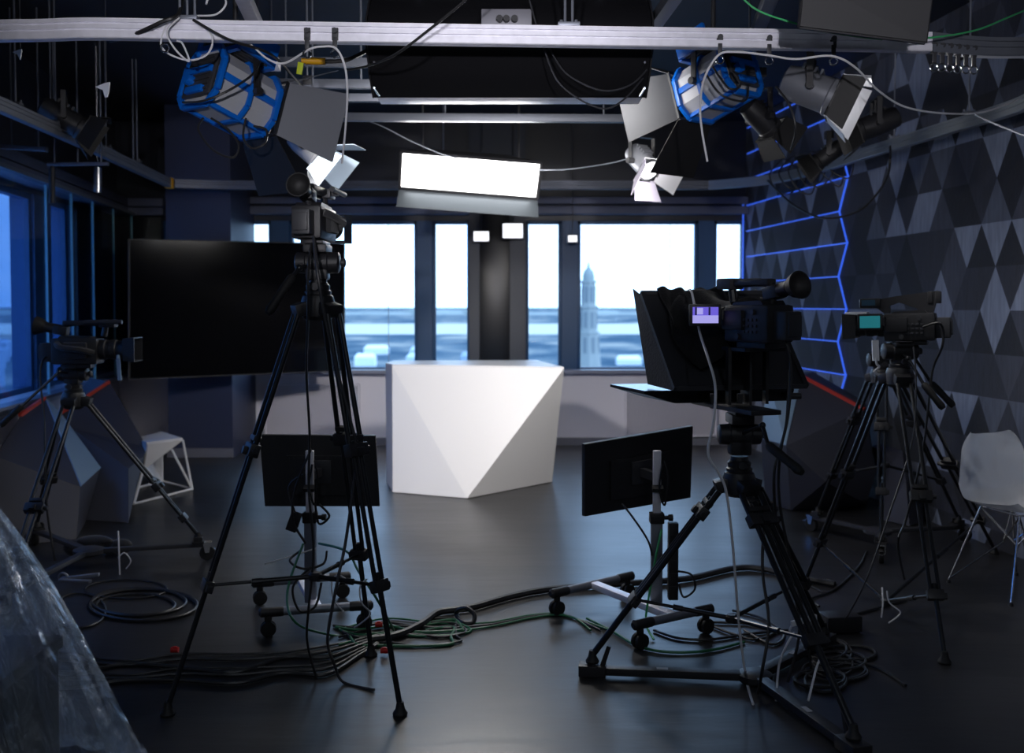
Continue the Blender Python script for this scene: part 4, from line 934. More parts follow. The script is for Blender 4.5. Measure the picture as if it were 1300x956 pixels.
# ------------------------------------------------------------------ lamps
def dirm(loc, d):
    d = V(d).normalized(); s = V((0, 0, 1)).cross(d).normalized(); u = d.cross(s)
    return Matrix.Translation(V(loc)) @ Matrix((d, s, u)).transposed().to_4x4()
def plate(m, pts, n, th=.003): m.prism(pts, V(n)*th)
def barn(m4, x, a, l, ang, side, mt, root, flare=1.35):
    # door hinged on a square frame of half size a at distance x; ang: opening from straight ahead
    th = math.radians(ang); ax = {'t': V((0, 0, 1)), 'b': V((0, 0, -1)), 'l': V((0, 1, 0)), 'r': V((0, -1, 0))}[side]
    tg = V((0, 1, 0)) if side in 'tb' else V((0, 0, 1)); o = V((x, 0, 0))+ax*a; f = V((math.cos(th), 0, 0))+ax*math.sin(th)
    P = [o+tg*a, o-tg*a, o-tg*a*flare+f*l, o+tg*a*flare+f*l]; n = f.cross(tg).normalized()
    m = MB(); m.prism(P, n*.003)
    for q in (-.8, .8): m.cyl(o+tg*a*q-tg*.02, o+tg*a*q+tg*.02, .006, seg=8)
    return m.build('barn_door', mt, root)
def clampyoke(r, loc, railz, halfw, side, dropto=None):
    # yoke + clamp up to the rail, in world space
    loc = V(loc); side = V(side); side.z = 0; side.normalize(); m = MB(); top = loc+V((0, 0, halfw+.07))
    for q in (-1, 1): m.bar(loc+side*q*(halfw+.012), loc+side*q*(halfw+.012)+V((0, 0, halfw+.07)), .03, .008, up=side); m.cyl(loc+side*q*(halfw-.01), loc+side*q*(halfw+.035), .018, seg=12)
    m.bar(top-side*(halfw+.016), top+side*(halfw+.016), .03, .008); m.build('yoke', M_black, r, world=True)
    m = MB(); m.cyl(top, (top.x, top.y, railz), .012, seg=10); m.box((top.x, top.y, railz), (.05, .06, .05), None, .005); m.build('rail_clamp', M_black, r, world=True)
def add_light(r, kind, name, m4, **k):
    ld = bpy.data.lights.new(name, kind)
    for a, b2 in k.items(): setattr(ld, a, b2)
    o = bpy.data.objects.new(name, ld); C.objects.link(o); o.parent = r; o.matrix_local = m4 @ Matrix.Rotation(-PI/2, 4, 'Y'); return o
def bigfresnel(label, loc, d, doors, railz, power, flipb=1, target=None):
    m4 = dirm(loc, d); r = thing('studio_spotlight', label, 'studio light', mtx=m4); a = .125
    m = MB()
    for x0, x1, rr in ((-.17, .13, .12),):
        sec = [(.125, -.07), (.125, .06), (.07, .125), (-.07, .125), (-.125, .06), (-.125, -.07), (-.08, -.125), (.08, -.125)]
        m.prism([(x0, y, z_) for y, z_ in sec], (x1-x0, 0, 0))
    m.build('housing', M_silver, r)
    m = MB()
    for x0 in (-.19, -.03, .11):
        sec = [(.135, -.075), (.135, .065), (.075, .135), (-.075, .135), (-.135, .065), (-.135, -.075), (-.085, -.135), (.085, -.135)]
        for i in range(8): m.bar((x0+.012, *sec[i]), (x0+.012, *sec[(i+1) % 8]), .026 if x0 != -.03 else .014, .022, up=(1, 0, 0), bevel=.004)
    m.build('frame_ring', M_blue, r)['label'] = 'blue corner frames'
    m = MB()
    for sg in (-1, 1): m.bar((-.18, sg*.128, .0), (.12, sg*.128, .0), .018, .03, bevel=.003); m.bar((-.18, sg*.085, -.128), (.12, sg*.085, -.128), .02, .02, bevel=.003)
    m.bar((-.2, -.09, .02), (-.2, .09, .02), .02, .03, bevel=.004); m.bar((-.2, -.06, -.07), (-.2, .06, -.07), .02, .03, bevel=.004); m.cyl((-.19, .05, -.02), (-.225, .05, -.02), .025); m.build('side_bar', M_blue, r)
    m = MB(); m.box((-.184, 0, 0), (.02, .20, .19), None, .01)
    for i in range(7): m.box((-.196, 0, -.07+i*.024), (.008, .17, .008))
    m.build('rear_grille', M_dark, r)
    m = MB(); m.box((-.05, .0, .185), (.17, .30, .085), None, .012)
    for i in range(9): m.box((-.05, -.12+i*.03, .185), (.178, .008, .093))
    m.build('vent_box', M_dark, r)
    m = MB(); 
    for sg in (-1, 1): m.box((-.05, sg*.158, .185), (.19, .022, .105), None, .006); m.bar((-.05+sg*.09, -.158, .135), (-.05+sg*.09, .158, .135), .02, .02)
    m.build('vent_frame', M_blue, r)['label'] = 'blue ends of the vent box'
    m = MB(); m.lathe([(.118, .125), (.118, .15), (.108, .155)], (0, 0, 0), (1, 0, 0), 28); 
    for sy in (-1, 1): m.bar((.155, sy*a, -a), (.155, sy*a, a), .012, .012, up=(1, 0, 0)); m.bar((.155, -a, sy*a), (.155, a, sy*a), .012, .012)
    m.build('lens_ring', M_black, r)
    m = MB(); m.lathe([(.105, .15), (.09, .165), (.05, .178), (.001, .182)], (0, 0, 0), (1, 0, 0), 28); m.build('lens', mat('lit fresnel lens', (.9, .9, .9, 1), .3, emit=(1, .96, .92, 1), es=14), r)
    for side, l, ang, mt in doors: barn(m4, .16, a, l, ang, side, mt, r)
    clampyoke(r, loc, railz, .135, V((0, 0, 1)).cross(V(d)))
    tgt = (V(target)-V(loc)) if target else V(d)
    lm = m4.inverted() @ dirm(V(loc)+V(d).normalized()*.20, tgt)
    add_light(r, 'SPOT', 'lamp_beam', lm, energy=power, color=(1, .95, .90), spot_size=math.radians(62), spot_blend=.7, shadow_soft_size=.09)
    return r
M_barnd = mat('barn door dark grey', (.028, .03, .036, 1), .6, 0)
DESK = (-.35, 7.9, .9)
Lp = aY(300, 122, 4.42)
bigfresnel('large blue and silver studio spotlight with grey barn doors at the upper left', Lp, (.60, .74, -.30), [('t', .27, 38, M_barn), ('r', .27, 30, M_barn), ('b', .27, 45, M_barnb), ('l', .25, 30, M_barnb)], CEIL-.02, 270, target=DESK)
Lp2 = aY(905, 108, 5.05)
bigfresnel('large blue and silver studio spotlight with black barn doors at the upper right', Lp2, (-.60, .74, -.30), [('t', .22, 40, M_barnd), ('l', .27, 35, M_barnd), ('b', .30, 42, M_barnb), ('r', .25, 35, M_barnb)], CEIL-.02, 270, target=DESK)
def smallspot(label, loc, d, doors, railz, power=0, body=M_barn, R=.055, L=.18, lit=True, target=None, sc=1.0, dim=False):
    m4 = dirm(loc, d) ; r = thing('small_spotlight', label, 'studio light', mtx=m4); R *= sc; L *= sc; a = R*1.15
    m = MB(); m.lathe([(R*.5, -L*.6), (R*.85, -L*.55), (R, -L*.3), (R, L*.35), (R*1.08, L*.38), (R*1.08, L*.5), (R*.95, L*.5)], (0, 0, 0), (1, 0, 0), 20)
    for i in range(4): m.box((-L*.3+i*L*.12, 0, R*1.0), (L*.05, R*1.1, R*.3))
    m.build('housing', body, r)
    m = MB(); m.lathe([(R*.9, L*.49), (R*.7, L*.55), (.001, L*.57)], (0, 0, 0), (1, 0, 0), 20); m.build('lens', M_lampd if dim else M_lampw if lit else M_gloss, r)
    m = MB()
    for sy in (-1, 1): m.bar((L*.5, sy*a, -a), (L*.5, sy*a, a), .008, .008, up=(1, 0, 0)); m.bar((L*.5, -a, sy*a), (L*.5, a, sy*a), .008, .008)
    m.build('door_frame', M_black, r)
    for side, l, ang, mt in doors: barn(m4, L*.5, a, l*sc, ang, side, mt, r, 1.3)
    clampyoke(r, loc, railz, R+.01, V((0, 0, 1)).cross(V(d)))
    if power:
        lm = m4.inverted() @ dirm(V(loc)+V(d).normalized()*L*.62, (V(target)-V(loc)) if target else V(d))
        add_light(r, 'SPOT', 'lamp_beam', lm, energy=power, color=(1, .97, .95), spot_size=math.radians(120), spot_blend=.5, shadow_soft_size=.04)
    return r
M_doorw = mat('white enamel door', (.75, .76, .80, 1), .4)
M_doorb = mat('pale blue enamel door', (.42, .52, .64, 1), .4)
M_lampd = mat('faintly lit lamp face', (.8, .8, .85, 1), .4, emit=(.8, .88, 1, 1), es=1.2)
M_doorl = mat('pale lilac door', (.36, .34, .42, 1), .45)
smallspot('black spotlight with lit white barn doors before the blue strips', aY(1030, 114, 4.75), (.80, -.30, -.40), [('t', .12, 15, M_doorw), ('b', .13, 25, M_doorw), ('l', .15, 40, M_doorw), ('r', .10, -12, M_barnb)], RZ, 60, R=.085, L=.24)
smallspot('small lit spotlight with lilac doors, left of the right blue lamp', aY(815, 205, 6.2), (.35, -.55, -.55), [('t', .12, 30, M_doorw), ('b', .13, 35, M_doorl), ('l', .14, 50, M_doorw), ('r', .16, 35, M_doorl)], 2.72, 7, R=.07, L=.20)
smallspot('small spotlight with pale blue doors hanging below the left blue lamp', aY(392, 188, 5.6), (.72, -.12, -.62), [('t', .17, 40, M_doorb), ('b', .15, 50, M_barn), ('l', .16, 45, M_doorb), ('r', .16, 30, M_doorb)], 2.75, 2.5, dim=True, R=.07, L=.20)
smallspot('small black spotlight with bright edges behind the right blue lamp', aY(965, 150, 5.2), (.6, .25, -.5), [('t', .10, 15, M_barnb), ('b', .12, 20, M_barnb), ('l', .12, 25, M_barnb), ('r', .12, 20, M_barnb)], RZ+.1, 10, body=M_black, R=.06)
smallspot('black unlit spotlight on the left rail, pointing into the room', aY(82, 150, 6.35)+V((0, 0, -.0)), (.8, .3, -.5), [('t', .12, 25, M_barnb), ('b', .12, 30, M_barnb), ('l', .12, 30, M_barnb), ('r', .12, 30, M_barnb)], RZ+.02, 0, body=M_black, R=.075, L=.26, lit=False)
smallspot('black unlit spotlight on the right rail before the triangle wall', aY(1112, 158, 6.1)+V((0, 0, .0)), (-.8, .1, -.3), [('t', .10, 25, M_barnb), ('b', .12, 25, M_barnb), ('l', .1, 25, M_barnb), ('r', .1, 25, M_barnb)], RZ+.02, 0, body=M_black, R=.07, L=.24, lit=False)
smallspot('second black unlit spotlight on the right rail, nearer the lit white one', aY(1052, 196, 6.6)+V((0, 0, .0)), (-.7, .2, -.5), [('t', .10, 25, M_barnb), ('b', .1, 25, M_barnb), ('l', .1, 25, M_barnb), ('r', .1, 25, M_barnb)], RZ+.02, 0, body=M_black, R=.055, L=.2, lit=False)
# lit softbox in the middle
sl = aY(597, 222, 7.0)
r = thing('softbox', 'brightly lit rectangular softbox hanging in the centre above the desk', 'studio light', mtx=dirm(sl, (.04, -.86, -.5)) @ Matrix.Rotation(math.radians(-4.5), 4, 'X'))
W2, H2 = .49, .135
m = MB(); m.hull([(.0, -W2, -H2), (.0, W2, -H2), (.0, -W2, H2), (.0, W2, H2), (-.22, -W2*.55, -H2*.6), (-.22, W2*.55, -H2*.6), (-.22, -W2*.55, H2*.6), (-.22, W2*.55, H2*.6)]); m.build('housing', M_barnb, r)
m = MB(); m.box((.006, 0, 0), (.01, W2*2-.03, H2*2-.02), None, .004); m.build('diffuser', M_lampw, r)
m = MB()
for sy in (-1, 1): m.bar((.01, sy*W2, -H2), (.01, sy*W2, H2), .014, .02, up=(1, 0, 0)); m.bar((.01, -W2, sy*H2), (.01, W2, sy*H2), .014, .02)
m.build('frame', M_black, r)
m = MB(); m.prism([(.01, -W2, -H2-.005), (.01, W2, -H2-.005), (.13, W2*1.02, -H2-.09), (.13, -W2*1.02, -H2-.09)], (-.003, 0, -.003)); m.build('lower_flap', mat('silver flap', (.05, .06, .07, 1), .35, .5), r)['label'] = 'silver lower flap'
m = MB()
for q in (-.34, .34): m.cyl(sl+V((q, .1, .02)), (sl.x+q, sl.y+.1, CEIL), .008, seg=8); 
m.bar(sl+V((-.36, .1, .05)), sl+V((.36, .1, .05)), .03, .03); m.build('hanger', M_black, r, world=True)
add_light(r, 'AREA', 'lamp_glow', Matrix.Translation((.03, 0, 0)), energy=16, color=(1, .98, .96), shape='RECTANGLE', size=.28, size_y=.88)
# small glowing panels built for the bright spots at the middle column
for (x, y, w_, h_, l) in ((611, 300, 19, 12, 'small bright panel before the dark middle column, the lower left one'), (651, 293, 25, 18, 'small bright panel before the dark middle column, the larger right one'), (727, 303, 11, 8, 'tiny bright panel beside the frame of the tower window')):
    Yp = 10.1; p = aY(x, y, Yp); r = thing('bright_spot_panel', l, 'lamp', p, 0, 'small bright panels hanging by the windows'); hw, hh = w_/2*Yp/FPX, h_/2*Yp/FPX
    m = MB(); m.box((0, .03, 0), (hw*2+.02, .05, hh*2+.02), None, .006); m.build('housing', M_black, r)
    m = MB(); m.box((0, .0, 0), (hw*2, .012, hh*2), None, .003); m.build('diffuser', mat('glowing spot panel', (.9, .9, .9, 1), .5, emit=(.93, .95, 1, 1), es=1.6), r)
    m = MB(); m.cyl((0, .03, hh), (0, .03, CEIL-p.z), .005, seg=8); m.build('hanger_rod', M_dark, r)
# black soft light bank seen from behind
bx0, bx1 = xY(474, 4.55), xY(820, 4.55)
zt = lambda y, Y: zY(y, Y)
r = thing('light_bank', 'wide black soft light housing seen from behind at the top centre', 'studio light', ((bx0+bx1)/2, 4.6, 2.45))
prof = [(4.62, zt(124, 4.62)), (4.50, zt(92, 4.50)), (4.48, zt(80, 4.48)), (4.44, zt(68, 4.44)), (4.40, zt(50, 4.40)), (4.42, zt(24, 4.42)), (4.52, zt(2, 4.52)), (4.62, zt(-8, 4.62)), (4.85, zt(0, 4.85)), (4.85, zt(60, 4.85)), (4.80, zt(118, 4.80))]
m = MB(); m.prism([(bx0, y, z_) for y, z_ in prof], (bx1-bx0, 0, 0)); m.build('housing', mat('satin black metal', (.010, .010, .012, 1), .34, .2), r, world=True, angle=50)
for x_ in (bx0-.006, bx1+.006):
    m = MB(); m.prism([(x_-.004, y+(.01 if y > 4.6 else -.01), z_) for y, z_ in prof], (.008, 0, 0)); m.build('end_cap', M_black, r, world=True)
m = MB()
for x_ in (bx0+.03, bx1-.03):
    for yy in (60, 86, 118): m.cyl((x_, 4.40, zt(yy, 4.5)), (x_, 4.56, zt(yy, 4.5)), .005, seg=8)
m.build('screw', M_steel, r, world=True)
m = MB(); m.box(((bx0+bx1)/2, 4.70, zt(124, 4.66)), (bx1-bx0-.02, .16, .014), None, .003); m.build('lower_lip', M_alu, r, world=True)['label'] = 'pale aluminium lower lip'
m = MB(); m.prism([(bx0+.05, 4.862, zt(8, 4.86)), (bx1-.05, 4.862, zt(8, 4.86)), (bx1-.05, 4.815, zt(108, 4.82)), (bx0+.05, 4.815, zt(108, 4.82))], (0, .006, 0)); m.build('diffuser', mat('lit bank diffuser', (.9, .9, .9, 1), .5, emit=(1, .98, .96, 1), es=2.5), r, world=True)
add_light(r, 'AREA', 'lamp_glow', ROOT[r.name].inverted() @ dirm(((bx0+bx1)/2, 4.92, 2.62), (0, 3.2, -1.35)), energy=26, color=(1, .97, .95), shape='RECTANGLE', size=.35, size_y=1.15)
m = MB(); m.box((xY(643, 4.36), 4.385, zt(24, 4.38)), (.22, .02, .085), None, .004); m.build('mounting_plate', mat('dull plate', (.22, .22, .25, 1), .5, .4), r, world=True)
m = MB(); 
for q in (-.03, .0, .035): m.cyl((xY(643, 4.36)+q, 4.37, zt(26, 4.38)), (xY(643, 4.36)+q, 4.34, zt(26, 4.38)), .014, seg=10)
m.build('plate_knob', M_black, r, world=True)
m = MB()
for q in (bx0+.2, bx1-.2): m.cyl((q, 4.62, 2.86), (q, 4.62, CEIL), .010, seg=8)
m.build('hanger', M_alud, r, world=True)
# black flag at the top right
fy = 3.62
r = thing('black_flag', 'dark flat flag panel hanging in front of the front rail at the top right', 'flag', (xY(1098, fy), fy, 2.5))
pf = [aY(1016, 33, fy), aY(1176, 53, fy), aY(1186, -25, fy-.03), aY(1022, -30, fy-.03)]
m = MB(); m.prism(pf, (0, .012, 0)); m.build('panel', M_flag, r, world=True)
m = MB(); 
for i in range(4): m.bar(pf[i]+V((0, .014, 0)), pf[(i+1) % 4]+V((0, .014, 0)), .012, .012)
m.build('frame', M_black, r, world=True)
m = MB(); q = (pf[2]+pf[3])/2; m.cyl(q, (q.x, q.y, CEIL), .010, seg=8); m.box(q+V((0, 0, .0)), (.08, .05, .05), None, .006); m.build('hanger', M_black, r, world=True)
# unseen ceiling panels added behind the camera to brighten the rail and rig
for i, (x_, y_) in enumerate(((-1.3, -.6), (1.3, -.6))):
    r = thing('added_fill_panel', 'added unseen ceiling fill panel behind the cameras, %s one' % ['left', 'right'][i], 'added fill light', (x_, y_, CEIL-.05), 0, 'added fill lights of the rear area')
    m = MB(); m.box((0, 0, .025), (1.22, .32, .05), None, .005); m.build('frame', M_whitepl, r)
    m = MB(); m.box((0, 0, -.003), (1.16, .26, .008)); m.build('diffuser', mat('lit added panel diffuser', (.9, .9, .9, 1), .5, emit=(.9, .94, 1, 1), es=3), r)
    add_light(r, 'AREA', 'lamp_glow', Matrix.Translation((0, 0, -.012)) @ Matrix.Rotation(PI/2, 4, 'Y'), energy=19, color=(.76, .86, 1), shape='RECTANGLE', size=.26, size_y=1.15)
# two unseen spotlights added behind the cameras to brighten the front rail
for i, sx in enumerate((-1, 1)):
    lc = V((sx*.55, -.2, 2.0)); smallspot('black spotlight hanging behind the cameras, added unseen to brighten the rig, %s one' % ['left', 'right'][i], lc, V((sx*.75, 4.3, 2.95))-lc, [('t', .12, 40, M_barnb), ('b', .12, 25, M_barnb), ('l', .12, 45, M_barnb), ('r', .12, 45, M_barnb)], CEIL-.02, 0, body=M_black, R=.08, L=.26)
    r = [o for o in C.objects if o.get('label', '').startswith('black spotlight hanging behind')][-1]
    ol = add_light(r, 'SPOT', 'lamp_beam', Matrix.Translation((.16, 0, 0)), energy=270, color=(.95, .93, 1), spot_size=math.radians(42), spot_blend=.6, shadow_soft_size=.05)
# small things by the left cornice
m = MB(); p0 = aY(66, 214, 6.9); p1 = aY(66, 258, 6.9); m.cyl(p0, p1, .022, seg=14); m.cyl(p0+V((0, 0, .0)), (p0.x, p0.y, p0.z+.03), .014, seg=10); tag(m.build('black_pipe', M_black), 'short black pipe hanging from the small bracket rail at the left', 'pipe')
m = MB(); p0 = aY(124, 213, 7.6); m.cyl(aY(124, 244, 7.6), p0, .03, seg=16); m.cyl(p0, (p0.x, p0.y, CEIL), .008, seg=8); tag(m.build('silver_pipe', M_steel), 'short shiny silver pipe above the left cornice', 'pipe')
def tagp(x, y, Y, s, label):
    p = aY(x, y, Y); r = thing('paper_tag', label, 'paper tag', p, 0)
    m = MB(); m.prism([(-.9*s, 0, .25*s), (.1*s, .1*s, .7*s), (.75*s, 0, .8*s), (.6*s, .05*s, -.3*s), (.45*s, 0, -.9*s), (-.1*s, .03, -.8*s), (-.1*s, .1*s, -.1*s)], (0, .008, 0)); m.build('folded_sheet', M_whitepl, r)
    m = MB(); m.cyl((.2*s, .02, .7*s), (.2*s, .02, CEIL-p.z), .0022, seg=6); m.build('string', M_dark, r)
tagp(131, 113, 5.2, .045, 'folded white paper tag hanging on a string at the upper left')
tagp(22, 68, 5.0, .028, 'tiny crumpled white paper tag hanging at the far left top')

# ------------------------------------------------------------------ cables
def cable(label, mt, r, pts, group=None, name='cable', cat='cable', closed=False, sub=7, parts=None):
    P = []
    for p in pts:
        if len(p) == 2: P.append(aZ(p[0], p[1], r+.0015))
        elif p[2] == 'h': P.append(aZ(p[0], p[1], p[3]))
        else: P.append(aY(p[0], p[1], p[2]))
    m = MB(); m.tube(P, r, 7, sub, closed=closed); o = m.build(name, mt); return tag(o, label, cat, group)
cable('white safety cord looped through two trolleys and hanging down at the upper left', M_wcable, .0045, [(262, 44, 4.05), (310, 52, 4.1), (340, 75, 4.1), (362, 80, 4.1), (392, 63, 4.03), (410, 59, 4.02), (427, 62, 4.03), (438, 85, 4.05), (441, 120, 4.1), (438, 170, 4.2), (434, 207, 4.3)], cat='cord')
cable('white safety cord through three trolleys, sagging to the right rail', M_wcable, .0048, [(898, 205, 4.3), (891, 165, 4.25), (889, 135, 4.2), (894, 100, 4.12), (912, 70, 4.08), (935, 66, 4.08), (974, 70, 4.1), (1010, 75, 4.12), (1055, 71, 4.13), (1085, 85, 4.2), (1115, 115, 4.4), (1150, 136, 4.7), (1200, 144, 5.0), (1250, 142, 5.2), (1298, 124, 5.4)], cat='cord')
for i, pts in enumerate(([(212, 30, 4.0), (205, 60, 4.0), (235, 76, 4.0), (262, 70, 4.0), (270, 48, 4.0), (255, 30, 4.0)], [(228, 22, 3.98), (212, 40, 3.96), (222, 62, 3.96), (240, 78, 3.97), (232, 56, 3.97), (225, 52, 3.98)], [(250, 20, 4.02), (275, 18, 4.0), (287, 2, 4.0), (270, -15, 4.02), (262, 5, 4.02), (268, -20, 4.05)])):
    cable('thin white cable %s at the left hanger of the front rail' % ['in a wide open loop', 'in a small tight tangle', 'curling above the rail'][i], M_wcable, .004, pts, 'white cables tangled at the left hanger')
m = MB(); m.ring(aY(209, 61, 3.98), (0, 1, 0), .016, .004); tag(m.build('steel_ring', M_steel), 'small steel ring in the white cable tangle at the left hanger', 'ring')
cable('black cable crossing the front rail diagonally beside the white cable tangle', M_bcable, .008, [(140, 52, 4.2), (165, 46, 4.02), (205, 28, 3.95), (228, 15, 4.0), (235, -30, 4.3)])
cable('black cable dropping from the left hanger toward the left blue lamp', M_bcable, .006, [(245, 25, 3.95), (290, 50, 3.98), (345, 70, 4.2), (385, 110, 4.6), (440, 150, 5.2)])
cable('black cable crossing the front rail left of the light bank', M_bcable, .0055, [(610, -20, 3.85), (591, 0, 3.87), (547, 36, 3.93), (504, 68, 4.0), (470, 83, 4.2), (440, 89, 4.5)])
cable('black cable with a yellow plug running right from the left blue lamp', M_bcable, .010, [(412, 78, 4.6), (440, 76, 4.6), (470, 62, 4.7), (500, 45, 4.8)])
m = MB(); m.cyl(aY(388, 77, 4.6), aY(413, 78, 4.6), .017, .015, seg=14); m.cyl(aY(388, 77, 4.6), aY(383, 77, 4.6), .012); tag(m.build('yellow_plug', M_yellow), 'yellow cable plug beside the left blue lamp', 'plug')
m = MB(); m.box(aY(381, 87, 4.6), (.026, .012, .055), Euler((0, .15, 0)), .002); tag(m.build('tape_flag', M_lime), 'lime green tape flag on a cable under the yellow plug', 'tape')
cable('thin grey cable falling from the left toward the lit softbox', M_alud, .004, [(440, 146, 6.38), (480, 158, 6.5), (520, 178, 6.7), (560, 195, 6.8), (598, 206, 7.0)])
cable('thin grey cable from the lit softbox right to the small lilac-door lamp', M_alud, .004, [(682, 216, 7.0), (720, 215, 6.8), (770, 208, 6.5), (805, 200, 6.25), (815, 203, 6.2)])
cable('thin grey cable hanging in an arc below the right of the light bank', M_dark, .004, [(688, 40, 4.38), (705, 75, 4.37), (725, 98, 4.36), (765, 115, 4.37), (800, 108, 4.4), (822, 88, 4.5)])
cable('second grey cable hanging in a longer arc below the light bank', M_dark, .004, [(672, 0, 4.36), (690, 60, 4.33), (712, 108, 4.33), (760, 137, 4.36), (790, 128, 4.4), (820, 95, 4.55)])
cable('thin green cable crossing the top right behind the black flag', M_gcable2, .004, [(935, -10, 3.9), (960, 12, 3.9), (1000, 27, 3.9), (1060, 42, 3.9), (1120, 50, 3.9)])
cable('thin green cable rising to the upper right corner', M_gcable2, .004, [(1140, 50, 3.95), (1190, 47, 4.05), (1240, 38, 4.2), (1280, 22, 4.3), (1320, 5, 4.4)])
cable('black cable running from the right rail to the right edge', M_alud, .005, [(1238, 145, 5.1), (1260, 156, 5.0), (1320, 180, 4.8)])
cable('black cable sagging in an arc below the right rail before the triangle wall', M_bcable, .008, [(975, 229, 'h', 2.57), (985, 240, 7.9), (1010, 262, 7.5), (1045, 277, 7.0), (1085, 270, 6.7), (1110, 250, 6.5), (1126, 225, 6.3), (1130, 200, 6.2), (1130, 186, 'h', 2.57)])
rnd = random.Random(3)
for i in range(7):
    x0 = 985+i*12; y0 = 228-i*3; Y = PZ(x0+8, 226-i*2.9).y+.02
    cable('black cable coil over the right rail, %s' % ['first from the left', 'second from the left', 'third from the left', 'fourth from the left', 'fifth from the left', 'sixth from the left', 'last, beside the unlit spotlight'][i], M_bcable, .006, [(x0, y0-18, Y), (x0+12, y0-26, Y-.05), (x0+26, y0-10, Y-.08), (x0+22, y0+rnd.randint(8, 24), Y-.08), (x0+4, y0+rnd.randint(8, 22), Y-.05), (x0-8, y0-4, Y)], 'cable coils slung over the right rail', closed=True)
for i, pts in enumerate(([(258, 150, 4.25), (252, 165, 4.22), (270, 190, 4.2), (295, 200, 4.2), (303, 185, 4.22), (290, 165, 4.25), (268, 150, 4.25)], [(312, 150, 4.3), (309, 175, 4.27), (320, 188, 4.27), (336, 182, 4.27), (338, 165, 4.3), (322, 160, 4.3)], [(232, 130, 4.2), (258, 128, 4.12), (290, 115, 4.12), (320, 95, 4.2), (330, 78, 4.3)])):
    cable('black cable %s on the left blue lamp' % ['hanging in a large loop', 'hanging in a small coil', 'wound across the back'][i], M_bcable, .005, pts, 'cables on the left blue lamp')
for i, pts in enumerate(([(895, 92, 4.80), (915, 120, 4.75), (945, 128, 4.80), (950, 110, 4.85)], [(905, 85, 4.80), (925, 112, 4.73), (940, 108, 4.75), (930, 90, 4.77)], [(985, 110, 4.6), (1003, 135, 4.55), (1010, 165, 4.55), (1004, 190, 4.7)])):
    cable('black cable %s the right blue lamp' % ['drooping across the back of', 'in a short loop on', 'hanging down right of'][i], M_bcable, .0055, pts, 'cables on the right blue lamp')
# cables at the cameras
cable('white cable running over the prompter hood and down to the floor', M_wcable, .0052, [(874, 368, 4.18), (878, 371, 4.12), (883, 395, 4.08), (889, 425, 4.0), (898, 452, 3.80), (908, 490, 3.7), (906, 535, 3.68), (899, 575, 3.68), (912, 600, 3.7), (922, 625, 3.72), (930, 690, 3.76), (938, 790, 3.85), (947, 860, 3.9), (956, 894)])
cable('black cable hanging from the back of the prompter camera', M_bcable, .0055, [(985, 424, 3.78), (1000, 440, 3.75), (1004, 480, 3.75), (1000, 530, 3.75), (990, 580, 3.75), (990, 640, 3.8), (1006, 720, 3.85), (1018, 770, 3.95), (1030, 850)])
cable('second black cable hanging right of the prompter tripod head', M_bcable, .006, [(1002, 470, 3.95), (998, 540, 3.9), (983, 600, 3.85), (988, 680, 3.9), (1003, 730, 3.9), (1015, 800, 3.9), (1000, 866)])
cable('black cable falling from the prompter tripod to the floor at its left leg side', M_bcable, .006, [(972, 640, 3.85), (968, 720, 3.8), (976, 790, 3.7), (968, 850, 3.65), (962, 880)])
cable('black cable hanging straight down from the centre camera', M_bcable, .005, [(396, 306, 3.78), (391, 345, 3.70), (391, 400, 3.72), (389, 470, 3.75), (393, 550, 3.78), (392, 620, 3.8), (398, 700, 3.8), (392, 770, 3.8), (390, 815, 3.9), (402, 862)])
cable('grey cable running from the centre camera down its right tripod leg', M_dark, .006, [(398, 300, 3.76), (403, 345, 3.68), (412, 400, 3.70), (428, 470, 3.72), (444, 530, 3.72), (452, 580, 3.72), (440, 680, 3.72), (428, 740, 3.68), (416, 810, 3.70), (424, 842, 3.86), (436, 866), (475, 876)])
cable('black cable dropping from the back of the left camera', M_bcable, .006, [(66, 450, 5.68), (54, 458, 5.6), (51, 480, 5.58), (56, 530, 5.55), (57, 580, 5.5), (60, 650, 5.5), (70, 712, 5.5)])
cable('black cable looping behind the right camera', M_bcable, .006, [(1172, 415, 4.75), (1190, 410, 4.7), (1197, 418, 4.7), (1196, 440, 4.7), (1184, 470, 4.75), (1178, 520, 4.75), (1170, 580, 4.75), (1150, 660, 4.75), (1140, 690, 4.75), (1148, 735)])
cable('thin grey cable falling beside the right tripod to the floor', M_dark, .004, [(1160, 440, 4.7), (1163, 490, 4.68), (1158, 560, 4.65), (1130, 650, 4.5), (1098, 740, 4.4), (1065, 800)])
m = MB(); m.tube([aY(1112, 455, 4.75), aY(1113, 462, 4.75), aY(1116, 466, 4.75), aY(1110, 472, 4.75), aY(1116, 476, 4.75)], .006, 8); m.bar(aY(1111, 432, 4.78), aY(1112, 458, 4.76), .03, .01); tag(m.build('camera_strap', M_whitepl), 'pale strap end dangling below the right camera', 'strap')
m = MB(); m.bar(aY(150, 456, 5.6), aY(152, 483, 5.6), .02, .008, up=(0, 1, 0)); m.cyl(aY(150, 457, 5.6), aY(150, 452, 5.64), .01, seg=8); tag(m.build('lens_cap_strap', M_pale), 'pale blue strap hanging from the lens of the left camera', 'strap')
